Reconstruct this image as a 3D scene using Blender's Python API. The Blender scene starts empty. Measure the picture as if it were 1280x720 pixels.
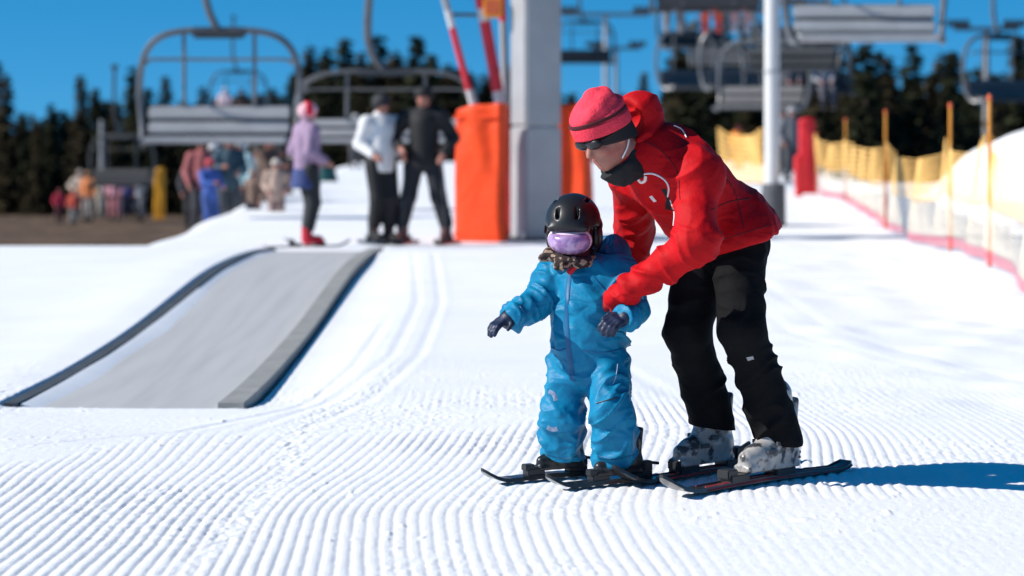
import bpy, bmesh, math, random
import numpy as np
from mathutils import Vector, Matrix
from mathutils.bvhtree import BVHTree

random.seed(7)
RNG = np.random.default_rng(11)
C = bpy.context.scene.collection
R = math.radians

# ------------------------------------------------------------------ camera model
F, CX, HY, CH = 3100.0, 640.0, 152.0, 1.41          # focal length in photo pixels, centre, horizon row, camera height

def W(px, py, d):
    """point of the photograph (1280 x 720) at depth d, as a place in the world"""
    return np.array([(px - CX) * d / F, d, CH - (py - HY) * d / F])

# ------------------------------------------------------------------ materials
def new_mat(name):
    m = bpy.data.materials.new(name); m.use_nodes = True
    nt = m.node_tree
    return m, nt, nt.nodes['Principled BSDF']

def node(nt, kind, **kw):
    n = nt.nodes.new(kind)
    for k, v in kw.items(): setattr(n, k, v)
    return n

def mat(name, col, rough=.6, metal=0.0, var=.12, vscale=6, bump=.15, bscale=120, col2=None, c2=(.45, .6), spec=.4, c2scale=None, stretch=None, coat=0, bdist=.002, crease=0):
    """principled material: base colour varied by noise, optional second colour in patches, fine bump"""
    m, nt, p = new_mat(name)
    L = nt.links
    tc = node(nt, 'ShaderNodeTexCoord')
    src = tc.outputs['Object']
    if stretch:
        mp = node(nt, 'ShaderNodeMapping'); mp.inputs['Scale'].default_value = stretch
        L.new(src, mp.inputs['Vector']); src = mp.outputs['Vector']
    n1 = node(nt, 'ShaderNodeTexNoise'); n1.inputs['Scale'].default_value = vscale; n1.inputs['Detail'].default_value = 5
    L.new(src, n1.inputs['Vector'])
    r = node(nt, 'ShaderNodeValToRGB')
    r.color_ramp.elements[0].position = .3; r.color_ramp.elements[1].position = .7
    r.color_ramp.elements[0].color = (*[c * (1 - var) for c in col], 1)
    r.color_ramp.elements[1].color = (*[min(1, c * (1 + var)) for c in col], 1)
    L.new(n1.outputs['Fac'], r.inputs['Fac'])
    out = r.outputs['Color']
    if col2:
        n2 = node(nt, 'ShaderNodeTexNoise'); n2.inputs['Scale'].default_value = c2scale or vscale * 2; n2.inputs['Detail'].default_value = 4
        L.new(src, n2.inputs['Vector'])
        r2 = node(nt, 'ShaderNodeValToRGB'); r2.color_ramp.elements[0].position = c2[0]; r2.color_ramp.elements[1].position = c2[1]
        L.new(n2.outputs['Fac'], r2.inputs['Fac'])
        mx = node(nt, 'ShaderNodeMix', data_type='RGBA')
        L.new(r2.outputs['Color'], mx.inputs['Factor']); L.new(out, mx.inputs['A']); mx.inputs['B'].default_value = (*col2, 1)
        out = mx.outputs['Result']
    L.new(out, p.inputs['Base Color'])
    p.inputs['Roughness'].default_value = rough; p.inputs['Metallic'].default_value = metal
    p.inputs['Specular IOR Level'].default_value = spec
    p.inputs['Coat Weight'].default_value = coat
    if crease:
        nc = node(nt, 'ShaderNodeTexNoise'); nc.noise_type = 'RIDGED_MULTIFRACTAL'; nc.inputs['Scale'].default_value = crease; nc.inputs['Detail'].default_value = 3; nc.inputs['Distortion'].default_value = .6
        mc_ = node(nt, 'ShaderNodeMapping'); mc_.inputs['Scale'].default_value = (1, 1, 1.7); L.new(src, mc_.inputs['Vector']); L.new(mc_.outputs['Vector'], nc.inputs['Vector'])
        bc = node(nt, 'ShaderNodeBump'); bc.inputs['Strength'].default_value = .8; bc.inputs['Distance'].default_value = .014
        L.new(nc.outputs['Fac'], bc.inputs['Height'])
    if bump:
        n3 = node(nt, 'ShaderNodeTexNoise'); n3.inputs['Scale'].default_value = bscale; n3.inputs['Detail'].default_value = 4
        L.new(src, n3.inputs['Vector'])
        b = node(nt, 'ShaderNodeBump'); b.inputs['Strength'].default_value = bump; b.inputs['Distance'].default_value = bdist
        L.new(n3.outputs['Fac'], b.inputs['Height']); L.new(b.outputs['Normal'], p.inputs['Normal'])
        if crease: L.new(bc.outputs['Normal'], b.inputs['Normal'])
    return m

_flat = {}
def cloth(col):
    k = tuple(round(c, 3) for c in col)
    if k not in _flat: _flat[k] = mat('cloth', col, .75, var=.15, bump=.1)
    return _flat[k]

M = {}
M['red_jacket'] = mat('red jacket fabric', (.47, .0025, .006), .68, var=.14, vscale=9, bump=.5, bscale=60, bdist=.004, spec=.16, crease=10)
M['red_glove'] = mat('red glove', (.30, .003, .006), .7, bump=.3, bscale=60)
M['coral'] = mat('coral knit', (.84, .052, .085), .8, var=.16, vscale=22, bump=.8, bscale=110, bdist=.006, spec=.15)
M['maroon'] = mat('dark red knit', (.07, .005, .009), .8)
M['black_cloth'] = mat('black trouser fabric', (.0075, .0077, .0085), .8, var=.25, vscale=8, bump=.4, bscale=60, bdist=.004, spec=.07, crease=9)
M['black_knit'] = mat('black knit', (.013, .013, .014), .85, bump=.4)
M['skin'] = mat('skin', (.36, .16, .115), .55, var=.12, vscale=30, col2=(.33, .105, .08), c2=(.45, .7), c2scale=22, bump=.1, bscale=200)
M['white_trim'] = mat('white piping', (.78, .77, .74), .5)
M['boot'] = mat('grey boot shell', (.42, .40, .375), .3, var=.2, vscale=18, col2=(.05, .05, .053), c2=(.5, .6), c2scale=19, bump=.25, bscale=60, coat=.3)
M['boot_dark'] = mat('black boot shell', (.018, .018, .02), .35, var=.3, bump=.2)
M['metal'] = mat('buckle metal', (.62, .62, .62), .3, .9)
M['ski_black'] = mat('black ski', (.014, .014, .016), .3, var=.3, coat=.4, bump=.05)
M['ski_red'] = mat('red ski edge', (.5, .06, .06), .4, bump=.05)
M['binding'] = mat('dark binding', (.022, .023, .026), .4, bump=.1)
M['suit'] = mat('blue snowsuit fabric', (.003, .172, .325), .5, crease=12, spec=.2, var=.12, vscale=10, bump=.5, bscale=50, col2=(.004, .205, .36), c2=(.5, .62), c2scale=24, bdist=.004)
M['suit_dark'] = mat('dark blue snowsuit trim', (.006, .105, .24), .5)
M['suit_print'] = mat('faded pink print', (.20, .25, .36), .6, var=.4, vscale=60)
M['navy'] = mat('navy glove', (.008, .016, .045), .5, var=.3, vscale=30, bump=.4, bscale=90)
M['glove_trim'] = mat('pale glove trim', (.30, .42, .52), .6)
M['helmet'] = mat('black helmet shell', (.010, .010, .011), .42, var=.2, bump=.08, coat=.12, spec=.35)
M['helmet_in'] = mat('dark red helmet padding', (.05, .006, .016), .8)
M['lens'] = mat('lilac goggle lens', (.27, .14, .33), .2, .15, var=.35, vscale=16, bump=0, col2=(.46, .31, .52), c2=(.42, .6), c2scale=26, coat=.5)
M['goggle'] = mat('pale pink goggle frame', (.72, .55, .66), .4, bump=0)
M['scarf'] = mat('leopard fleece', (.34, .235, .17), .9, var=.2, vscale=30, col2=(.03, .02, .018), c2=(.44, .48), c2scale=48, bump=.8, bscale=120, bdist=.006)
M['scarf_red'] = mat('red lining', (.55, .02, .03), .7)
M['pad_orange'] = mat('orange crash pad', (.88, .065, .004), .6, var=.1, vscale=3, bump=.4, bscale=9, bdist=.03)
M['pad_red'] = mat('red crash pad', (.58, .012, .02), .6, var=.1, vscale=3)
M['pad_yellow'] = mat('yellow pad', (.8, .36, .02), .6)
M['pad_dark'] = mat('dark grey foam pad', (.085, .09, .1), .8)
M['galv'] = mat('galvanised steel', (.36, .37, .38), .5, .15, var=.1, vscale=2.5, bump=.1, bscale=20)
M['galv_dark'] = mat('dark steel', (.07, .075, .08), .5, .3)
M['steel'] = mat('grey chair tube', (.15, .153, .158), .4, .3, var=.12, vscale=3)
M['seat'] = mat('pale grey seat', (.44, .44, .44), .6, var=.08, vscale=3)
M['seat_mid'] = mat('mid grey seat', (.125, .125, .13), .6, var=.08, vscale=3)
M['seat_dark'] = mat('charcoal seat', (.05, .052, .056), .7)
M['white_paint'] = mat('white pole paint', (.62, .62, .61), .45, var=.05, vscale=2)
M['red_paint'] = mat('red pole paint', (.6, .03, .05), .5)
M['yellow_net'] = mat('yellow netting', (.84, .50, .15), .8, bump=0)
M['pale_net'] = mat('cream netting', (.76, .66, .5), .8, bump=0)
M['red_net'] = mat('red netting', (.74, .14, .18), .8, bump=0)
M['fence_pole'] = mat('amber fence pole', (.66, .26, .03), .55)
M['fence_pole_low'] = mat('orange red fence pole', (.62, .12, .04), .55)
M['bark'] = mat('bark', (.07, .05, .04), .9, var=.3, vscale=3)
M['needles'] = mat('spruce needles', (.046, .052, .027), .8, var=.45, vscale=1.6, bump=0, spec=.1)
M['needles2'] = mat('brown green needles', (.064, .052, .029), .8, var=.45, vscale=1.6, bump=0, spec=.1)
M['belt'] = mat('grey conveyor belt', (.45, .447, .445), .75, var=.07, vscale=2.0, stretch=(5, .25, 1), col2=(.50, .497, .495), c2=(.35, .8), c2scale=2.2, bump=.25, bscale=60)
M['rail_dark'] = mat('dark rubber edge', (.062, .07, .078), .7, var=.15, vscale=4)
M['rail_grey'] = mat('grey edge board', (.31, .305, .285), .7, var=.12, vscale=5)
M['snow_chunk'] = mat('snow', (.84, .86, .89), .8, var=.03)

# ------------------------------------------------------------------ object helpers
def tag(o, label=None, cat=None, group=None, kind=None):
    if label: o['label'] = label
    if cat: o['category'] = cat
    if group: o['group'] = group
    if kind: o['kind'] = kind
    return o

def link_mesh(name, me, m=None, parent=None, smooth=True):
    o = bpy.data.objects.new(name, me); C.objects.link(o)
    if m is not None:
        for x in (m if isinstance(m, (list, tuple)) else [m]): me.materials.append(x)
    if smooth and len(me.polygons): me.polygons.foreach_set('use_smooth', np.ones(len(me.polygons), bool))
    if parent: o.parent = parent
    return o

def mesh_np(v, f):
    """v (n,3), f (m,4) or (m,3) -> mesh"""
    me = bpy.data.meshes.new('mesh')
    v = np.asarray(v, np.float32); f = np.asarray(f, np.int32)
    k = f.shape[1]
    me.vertices.add(len(v)); me.vertices.foreach_set('co', v.ravel())
    me.loops.add(f.size); me.loops.foreach_set('vertex_index', f.ravel())
    me.polygons.add(len(f)); me.polygons.foreach_set('loop_start', np.arange(0, f.size, k, dtype=np.int32))
    me.update(calc_edges=True); me.validate()
    return me

def empty(name, loc, label=None, cat=None, group=None, rz=0):
    o = bpy.data.objects.new(name, None); C.objects.link(o)
    o.location = Vector([float(a) for a in loc]); o.rotation_euler = (0, 0, rz); o.empty_display_size = .2
    return tag(o, label, cat, group)

class B:
    """collects shapes into one mesh"""
    def __init__(s): s.v = []; s.f = []
    def add(s, v, f):
        n = len(s.v); s.v += [tuple(map(float, p)) for p in v]; s.f += [tuple(i + n for i in q) for q in f]; return s
    def box(s, c, half, rz=0, bev=.12, Rm=None):
        bm = bmesh.new(); bmesh.ops.create_cube(bm, size=2)
        for v in bm.verts: v.co = Vector((v.co.x * half[0], v.co.y * half[1], v.co.z * half[2]))
        if bev: bmesh.ops.bevel(bm, geom=bm.edges[:], offset=min(half) * bev * 2, segments=2, affect='EDGES', clamp_overlap=True)
        m = (Matrix(Rm).to_3x3() if Rm is not None else Matrix.Rotation(rz, 3, 'Z'))
        bm.verts.index_update()
        vs = [m @ v.co + Vector([float(a) for a in c]) for v in bm.verts]
        fs = [[v.index for v in f.verts] for f in bm.faces]; bm.free()
        return s.add(vs, fs)
    def tube(s, pts, r, n=8, cap=True):
        pts = [Vector([float(a) for a in p]) for p in pts]
        rs = r if isinstance(r, (list, tuple)) else [r] * len(pts)
        vs = []; fs = []; up = None
        for i, p in enumerate(pts):
            t = (pts[min(i + 1, len(pts) - 1)] - pts[max(i - 1, 0)]).normalized()
            if up is None: up = Vector((0, 0, 1)) if abs(t.z) < .9 else Vector((1, 0, 0))
            x = t.cross(up).normalized(); y = x.cross(t).normalized(); up = y
            for k in range(n):
                a = 2 * math.pi * k / n
                vs.append(p + (x * math.cos(a) + y * math.sin(a)) * rs[i])
        for i in range(len(pts) - 1):
            for k in range(n):
                a, b = i * n + k, i * n + (k + 1) % n
                fs.append((a, b, b + n, a + n))
        if cap: fs += [tuple(range(n))[::-1], tuple(range((len(pts) - 1) * n, len(pts) * n))]
        return s.add(vs, fs)
    def strip(s, secs, close=True):
        """loft through closed cross sections (lists of points of equal length)"""
        n = len(secs[0]); vs = [p for q in secs for p in q]; fs = []
        for i in range(len(secs) - 1):
            for k in range(n):
                a, b = i * n + k, i * n + (k + 1) % n
                fs.append((a, b, b + n, a + n))
        if close: fs += [tuple(range(n))[::-1], tuple(range((len(secs) - 1) * n, len(secs) * n))]
        return s.add(vs, fs)
    def build(s, name, m, parent=None, smooth=True, sharp=True):
        me = bpy.data.meshes.new(name); me.from_pydata(s.v, [], s.f); me.update()
        bm = bmesh.new(); bm.from_mesh(me); bmesh.ops.recalc_face_normals(bm, faces=bm.faces); bm.to_mesh(me); bm.free()
        o = link_mesh(name, me, m, parent, smooth)
        if smooth and sharp: me.set_sharp_from_angle(angle=R(38))
        return o

def arc(pts, n=5):
    """rounds a polyline (Catmull-Rom)"""
    P = [np.array(p, float) for p in pts]; P = [2 * P[0] - P[1]] + P + [2 * P[-1] - P[-2]]; out = []
    for i in range(1, len(P) - 2):
        for t in np.linspace(0, 1, n, endpoint=False):
            a, b, c, d = P[i - 1:i + 3]
            out.append(.5 * ((2 * b) + (c - a) * t + (2 * a - 5 * b + 4 * c - d) * t * t + (-a + 3 * b - 3 * c + d) * t ** 3))
    out.append(P[-2]); return out

def copy_tree(o, parent=None):
    c = o.copy(); C.objects.link(c)
    if parent: c.parent = parent
    for ch in list(o.children): copy_tree(ch, c)
    return c

# ------------------------------------------------------------------ noise
def _h(i, j, k, s):
    n = (i.astype(np.int64) * 374761393 + j.astype(np.int64) * 668265263 + k.astype(np.int64) * 2147483647 + s * 974711) & 0xffffffff
    n = ((n ^ (n >> 13)) * 1274126177) & 0xffffffff
    n = n ^ (n >> 16)
    return (n & 0xffff) / 65535.0
def vnoise(x, y, z=None, s=0):
    if z is None: z = np.zeros_like(x)
    i, j, k = np.floor(x), np.floor(y), np.floor(z)
    u, v, w = x - i, y - j, z - k
    u, v, w = [t * t * (3 - 2 * t) for t in (u, v, w)]
    i, j, k = i.astype(np.int64), j.astype(np.int64), k.astype(np.int64)
    def g(a, b, c): return _h(i + a, j + b, k + c, s)
    x00 = g(0, 0, 0) * (1 - u) + g(1, 0, 0) * u; x10 = g(0, 1, 0) * (1 - u) + g(1, 1, 0) * u
    x01 = g(0, 0, 1) * (1 - u) + g(1, 0, 1) * u; x11 = g(0, 1, 1) * (1 - u) + g(1, 1, 1) * u
    return (x00 * (1 - v) + x10 * v) * (1 - w) + (x01 * (1 - v) + x11 * v) * w
def sstep(a, b, x):
    t = np.clip((x - a) / (b - a), 0, 1); return t * t * (3 - 2 * t)

# ------------------------------------------------------------------ signed distance modelling
class Sdf:
    def __init__(s, lo, hi, res):
        s.lo = np.array(lo, float); s.res = res
        s.n = np.ceil((np.array(hi, float) - s.lo) / res).astype(int) + 1
        s.D = np.full(s.n, 1.0, np.float32)
    def _sub(s, lo, hi):
        a = np.clip(np.floor((lo - s.lo) / s.res).astype(int), 0, s.n); b = np.clip(np.ceil((hi - s.lo) / s.res).astype(int) + 1, 0, s.n)
        sl = tuple(slice(x, y) for x, y in zip(a, b))
        ax = [s.lo[i] + s.res * np.arange(a[i], b[i], dtype=np.float32) for i in range(3)]
        return sl, np.meshgrid(*ax, indexing='ij')
    def _mix(s, sl, d, k, op):
        a = s.D[sl]
        if op == 'u':
            if k > 0:
                h = np.clip(.5 + .5 * (a - d) / k, 0, 1); s.D[sl] = a * (1 - h) + d * h - k * h * (1 - h)
            else: s.D[sl] = np.minimum(a, d)
        else:
            if k > 0:
                h = np.clip(.5 - .5 * (a + d) / k, 0, 1); s.D[sl] = a * (1 - h) + (-d) * h + k * h * (1 - h)
            else: s.D[sl] = np.maximum(a, -d)
    def cone(s, a, b, ra, rb, k=.03, op='u'):
        a, b = np.array(a, float), np.array(b, float); m = max(ra, rb) + k + .05
        sl, (X, Y, Z) = s._sub(np.minimum(a, b) - m, np.maximum(a, b) + m)
        ba = b - a; L = max(ba @ ba, 1e-9)
        t = np.clip(((X - a[0]) * ba[0] + (Y - a[1]) * ba[1] + (Z - a[2]) * ba[2]) / L, 0, 1)
        d = np.sqrt((X - a[0] - t * ba[0]) ** 2 + (Y - a[1] - t * ba[1]) ** 2 + (Z - a[2] - t * ba[2]) ** 2) - (ra + (rb - ra) * t)
        s._mix(sl, d, k, op); return s
    def chain(s, pts, rs, k=.03):
        for i in range(len(pts) - 1): s.cone(pts[i], pts[i + 1], rs[i], rs[i + 1], k)
        return s
    def ell(s, c, r, Rm=None, k=.03, op='u', cutz=None):
        c = np.array(c, float); r = np.array(r, float); m = max(r) + k + .05
        sl, (X, Y, Z) = s._sub(c - m, c + m)
        q = [X - c[0], Y - c[1], Z - c[2]]
        if Rm is not None:                     # rows of Rm: local axes
            q = [Rm[i][0] * q[0] + Rm[i][1] * q[1] + Rm[i][2] * q[2] for i in range(3)]
        k0 = np.sqrt(sum((q[i] / r[i]) ** 2 for i in range(3))); k1 = np.sqrt(sum((q[i] / r[i] ** 2) ** 2 for i in range(3))) + 1e-6
        d = k0 * (k0 - 1) / k1
        s._mix(sl, d, k, op); return s
    def box(s, c, half, rnd=.01, Rm=None, k=.01, op='u'):
        c = np.array(c, float); h = np.array(half, float) - rnd; m = np.linalg.norm(half) + k + .05
        sl, (X, Y, Z) = s._sub(c - m, c + m)
        q = [X - c[0], Y - c[1], Z - c[2]]
        if Rm is not None: q = [Rm[i][0] * q[0] + Rm[i][1] * q[1] + Rm[i][2] * q[2] for i in range(3)]
        q = [np.abs(q[i]) - h[i] for i in range(3)]
        d = np.sqrt(sum(np.maximum(a, 0) ** 2 for a in q)) + np.minimum(np.maximum(np.maximum(q[0], q[1]), q[2]), 0) - rnd
        s._mix(sl, d, k, op); return s
    def plane(s, p, n, k=0.0):
        """keeps the side the normal points away from"""
        n = np.array(n, float); n /= np.linalg.norm(n)
        sl, (X, Y, Z) = s._sub(s.lo, s.lo + s.res * s.n)
        s._mix(sl, -((X - p[0]) * n[0] + (Y - p[1]) * n[1] + (Z - p[2]) * n[2]), k, 's'); return s
    def shell(s, t):
        s.D = np.abs(s.D + t) - t; return s
    def mesh(s, smooth=1):
        D = np.pad(s.D, 1, constant_values=1.0); lo = s.lo - s.res
        S = D < 0
        cs = [(a, b, c) for a in (0, 1) for b in (0, 1) for c in (0, 1)]
        nx, ny, nz = D.shape
        cnt = sum(S[a:nx - 1 + a, b:ny - 1 + b, c:nz - 1 + c].astype(np.int8) for a, b, c in cs)
        act = (cnt > 0) & (cnt < 8)
        idx = np.full(act.shape, -1, np.int64); I = np.array(np.nonzero(act)); n = I.shape[1]; idx[act] = np.arange(n)
        acc = np.zeros((n, 3)); num = np.zeros(n)
        for a in cs:
            for ax in range(3):
                if a[ax] == 1: continue
                b = list(a); b[ax] = 1
                va = D[I[0] + a[0], I[1] + a[1], I[2] + a[2]]; vb = D[I[0] + b[0], I[1] + b[1], I[2] + b[2]]
                cr = (va < 0) != (vb < 0); t = np.where(cr, va / np.where(va - vb == 0, 1, va - vb), 0)
                p = np.tile(np.array(a, float), (n, 1)); p[:, ax] += t
                acc += p * cr[:, None]; num += cr
        v = (acc / num[:, None] + I.T) * s.res + lo
        faces = []
        for ax in range(3):
            o1, o2 = (ax + 1) % 3, (ax + 2) % 3
            sa = [slice(1, -1)] * 3; sb = [slice(1, -1)] * 3
            sa[ax] = slice(0, -1); sb[ax] = slice(1, None)
            a, b = S[tuple(sa)], S[tuple(sb)]
            for flip, mk in ((False, a & ~b), (True, ~a & b)):
                e = np.array(np.nonzero(mk)).T
                if not len(e): continue
                base = e.copy(); base[:, o1] += 1; base[:, o2] += 1
                def cell(d1, d2):
                    q = base.copy(); q[:, o1] += d1; q[:, o2] += d2; return idx[q[:, 0], q[:, 1], q[:, 2]]
                q = np.stack([cell(-1, -1), cell(0, -1), cell(0, 0), cell(-1, 0)], 1)
                faces.append(q[:, ::-1] if flip else q)
        f = np.concatenate(faces)
        for _ in range(smooth): v = relax(v, f)
        return v, f

def relax(v, f, w=.6):
    acc = np.zeros_like(v); num = np.zeros(len(v))
    for a, b in ((0, 1), (1, 2), (2, 3), (3, 0)):
        for x, y in ((a, b), (b, a)):
            for c in range(3): acc[:, c] += np.bincount(f[:, x], weights=v[f[:, y], c], minlength=len(v))
            num += np.bincount(f[:, x], minlength=len(v))
    return v * (1 - w) + w * acc / np.maximum(num, 1)[:, None]

def normals(v, f):
    n = np.cross(v[f[:, 2]] - v[f[:, 0]], v[f[:, 3]] - v[f[:, 1]]); o = np.zeros_like(v)
    for k in range(4):
        for c in range(3): o[:, c] += np.bincount(f[:, k], weights=n[:, c], minlength=len(v))
    return o / (np.linalg.norm(o, axis=1)[:, None] + 1e-12)

def folds(v, f, segs, seed=0):
    """cloth folds: each seg (a, b, radius, amplitude, wavelength, slant) throws folds across its axis"""
    n = normals(v, f); disp = np.zeros(len(v)); wt = np.zeros(len(v)) + 1e-6
    for q, (a, b, r, amp, wl) in enumerate(segs):
        a, b = np.array(a, float), np.array(b, float); L = np.linalg.norm(b - a); u = (b - a) / L
        t = (v - a) @ u; tc = np.clip(t, 0, L); rad = v - a - tc[:, None] * u
        dist = np.linalg.norm(rad, axis=1); w = np.exp(-(np.maximum(dist - r, 0) / .035) ** 2)
        warp = vnoise(v[:, 0] * 9, v[:, 1] * 9, v[:, 2] * 9, seed + q)
        e1 = np.cross(u, [.3, .8, .52]); e1 /= np.linalg.norm(e1); e2 = np.cross(u, e1)
        s1, s2 = rad @ e1, rad @ e2
        slant = (vnoise(v[:, 0] * 4, v[:, 1] * 4, v[:, 2] * 4, seed + 31 + q) - .5) * 2
        x = t / wl + 1.2 * warp + slant * s1 / wl * 1.1
        nn = vnoise(x, s1 / (wl * 2.6), s2 / (wl * 2.6), seed + 7 + q)
        ridge = (1 - np.abs(2 * nn - 1)) ** 2.6 * 1.5 - .25
        n2 = vnoise(v[:, 0] / wl * .8, v[:, 1] / wl * .8, v[:, 2] / wl * .8, seed + 60 + q)
        disp += w * amp * 1.1 * (ridge * (.35 + .9 * n2) - .15); wt += w
    return v + n * (disp / np.maximum(wt, 1))[:, None]

def bounds(pts, m):
    p = np.array(pts, float); return p.min(0) - m, p.max(0) + m

def frame(fwd, up):
    """rows: right, forward, up of a thing facing fwd"""
    f = np.array(fwd, float); f /= np.linalg.norm(f); u = np.array(up, float); u -= f * (u @ f); u /= np.linalg.norm(u)
    return np.array([np.cross(f, u), f, u])

def local(v, Rm, c):
    return v @ np.array(Rm) + np.array(c)

MADE = {}
def sdf_obj(name, S, m, parent, xf=None, smooth=1, fold=None, seed=0, disp=None):
    v, f = S.mesh(smooth)
    if fold is not None: v = folds(v, f, fold, seed); v = relax(v, f, .12)
    if xf is not None: v = local(v, *xf)
    if parent is not None: v = v - np.array(parent['_base'])
    MADE[name] = link_mesh(name, mesh_np(v, f), m, parent)
    return MADE[name]

def rooted(name, loc, label=None, cat=None, group=None):
    e = empty(name, loc, label, cat, group); e['_base'] = [float(a) for a in loc]; return e

# ------------------------------------------------------------------ the ground
_k = np.array([(-60, 0), (5, 0), (9, 0), (11.6, 0), (12.6, -.05), (14.3, -.066), (16.5, -.046), (17.9, -.012), (19.5, .05), (21.4, .116), (23.6, .122), (25.2, .09), (27, .03), (29, -.035), (31, -.04), (40, 0), (60, 0), (88, 0), (97, -.8), (130, -9.4), (220, -16), (9000, -200)], float)
_kt = np.concatenate([np.arange(-60, 140, .1), np.geomspace(140, 9000, 200)])
_kz = np.interp(_kt, _k[:, 0], _k[:, 1])
_g = np.exp(-.5 * (np.arange(-25, 26) / 6.0) ** 2); _g /= _g.sum()
_kz[25:1975] = np.convolve(_kz[:2000], _g, 'same')[25:1975]
def zc(d): return np.interp(d, _kt, _kz)
_b = np.array([(-100, -.5), (20, -.5), (26, -.2), (28, -.07), (30, -.07), (36, -.3), (50, -.92), (70, -1.6), (95, -2.3), (110, -2.65), (119, -4.5), (130, -9), (220, -17), (9000, -210)], float)
def zb(d): return np.interp(d, _b[:, 0], _b[:, 1])
def xl(d): return -4.15 - .022 * (d - 29.6)
def xr(d): return 14.0 - 6.0 * sstep(50, 62, d)
def z_snow(x, d):
    """snow height with the wide undulations, without the fine grooves"""
    z = zc(d) + .008 * np.sin(x * 1.7 + d * .6) * sstep(30, 20, d) + .03 * (vnoise(x * .25, d * .25, s=3) - .5) * sstep(24, 34, d)
    edge = np.where(d < 28.2, np.maximum(-(x + 9999), -1), 0) * 0
    w = .09 * (vnoise(x * .9, d * .5, s=5) - .5) * 2
    # left of the corridor and past the crest the snow ends
    out_l = np.minimum(xl(d) - x + w, (d - 28.4) + w)
    out_r = x - xr(d) + w
    h = zc(d) - zb(d) + .35
    s = np.maximum(sstep(0, .5 + .7 * h, out_l), sstep(0, 1 + .9 * h, out_r))
    return z - h * s
def snow_at(x, d): return float(z_snow(np.array([float(x)]), np.array([float(d)]))[0])

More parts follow.
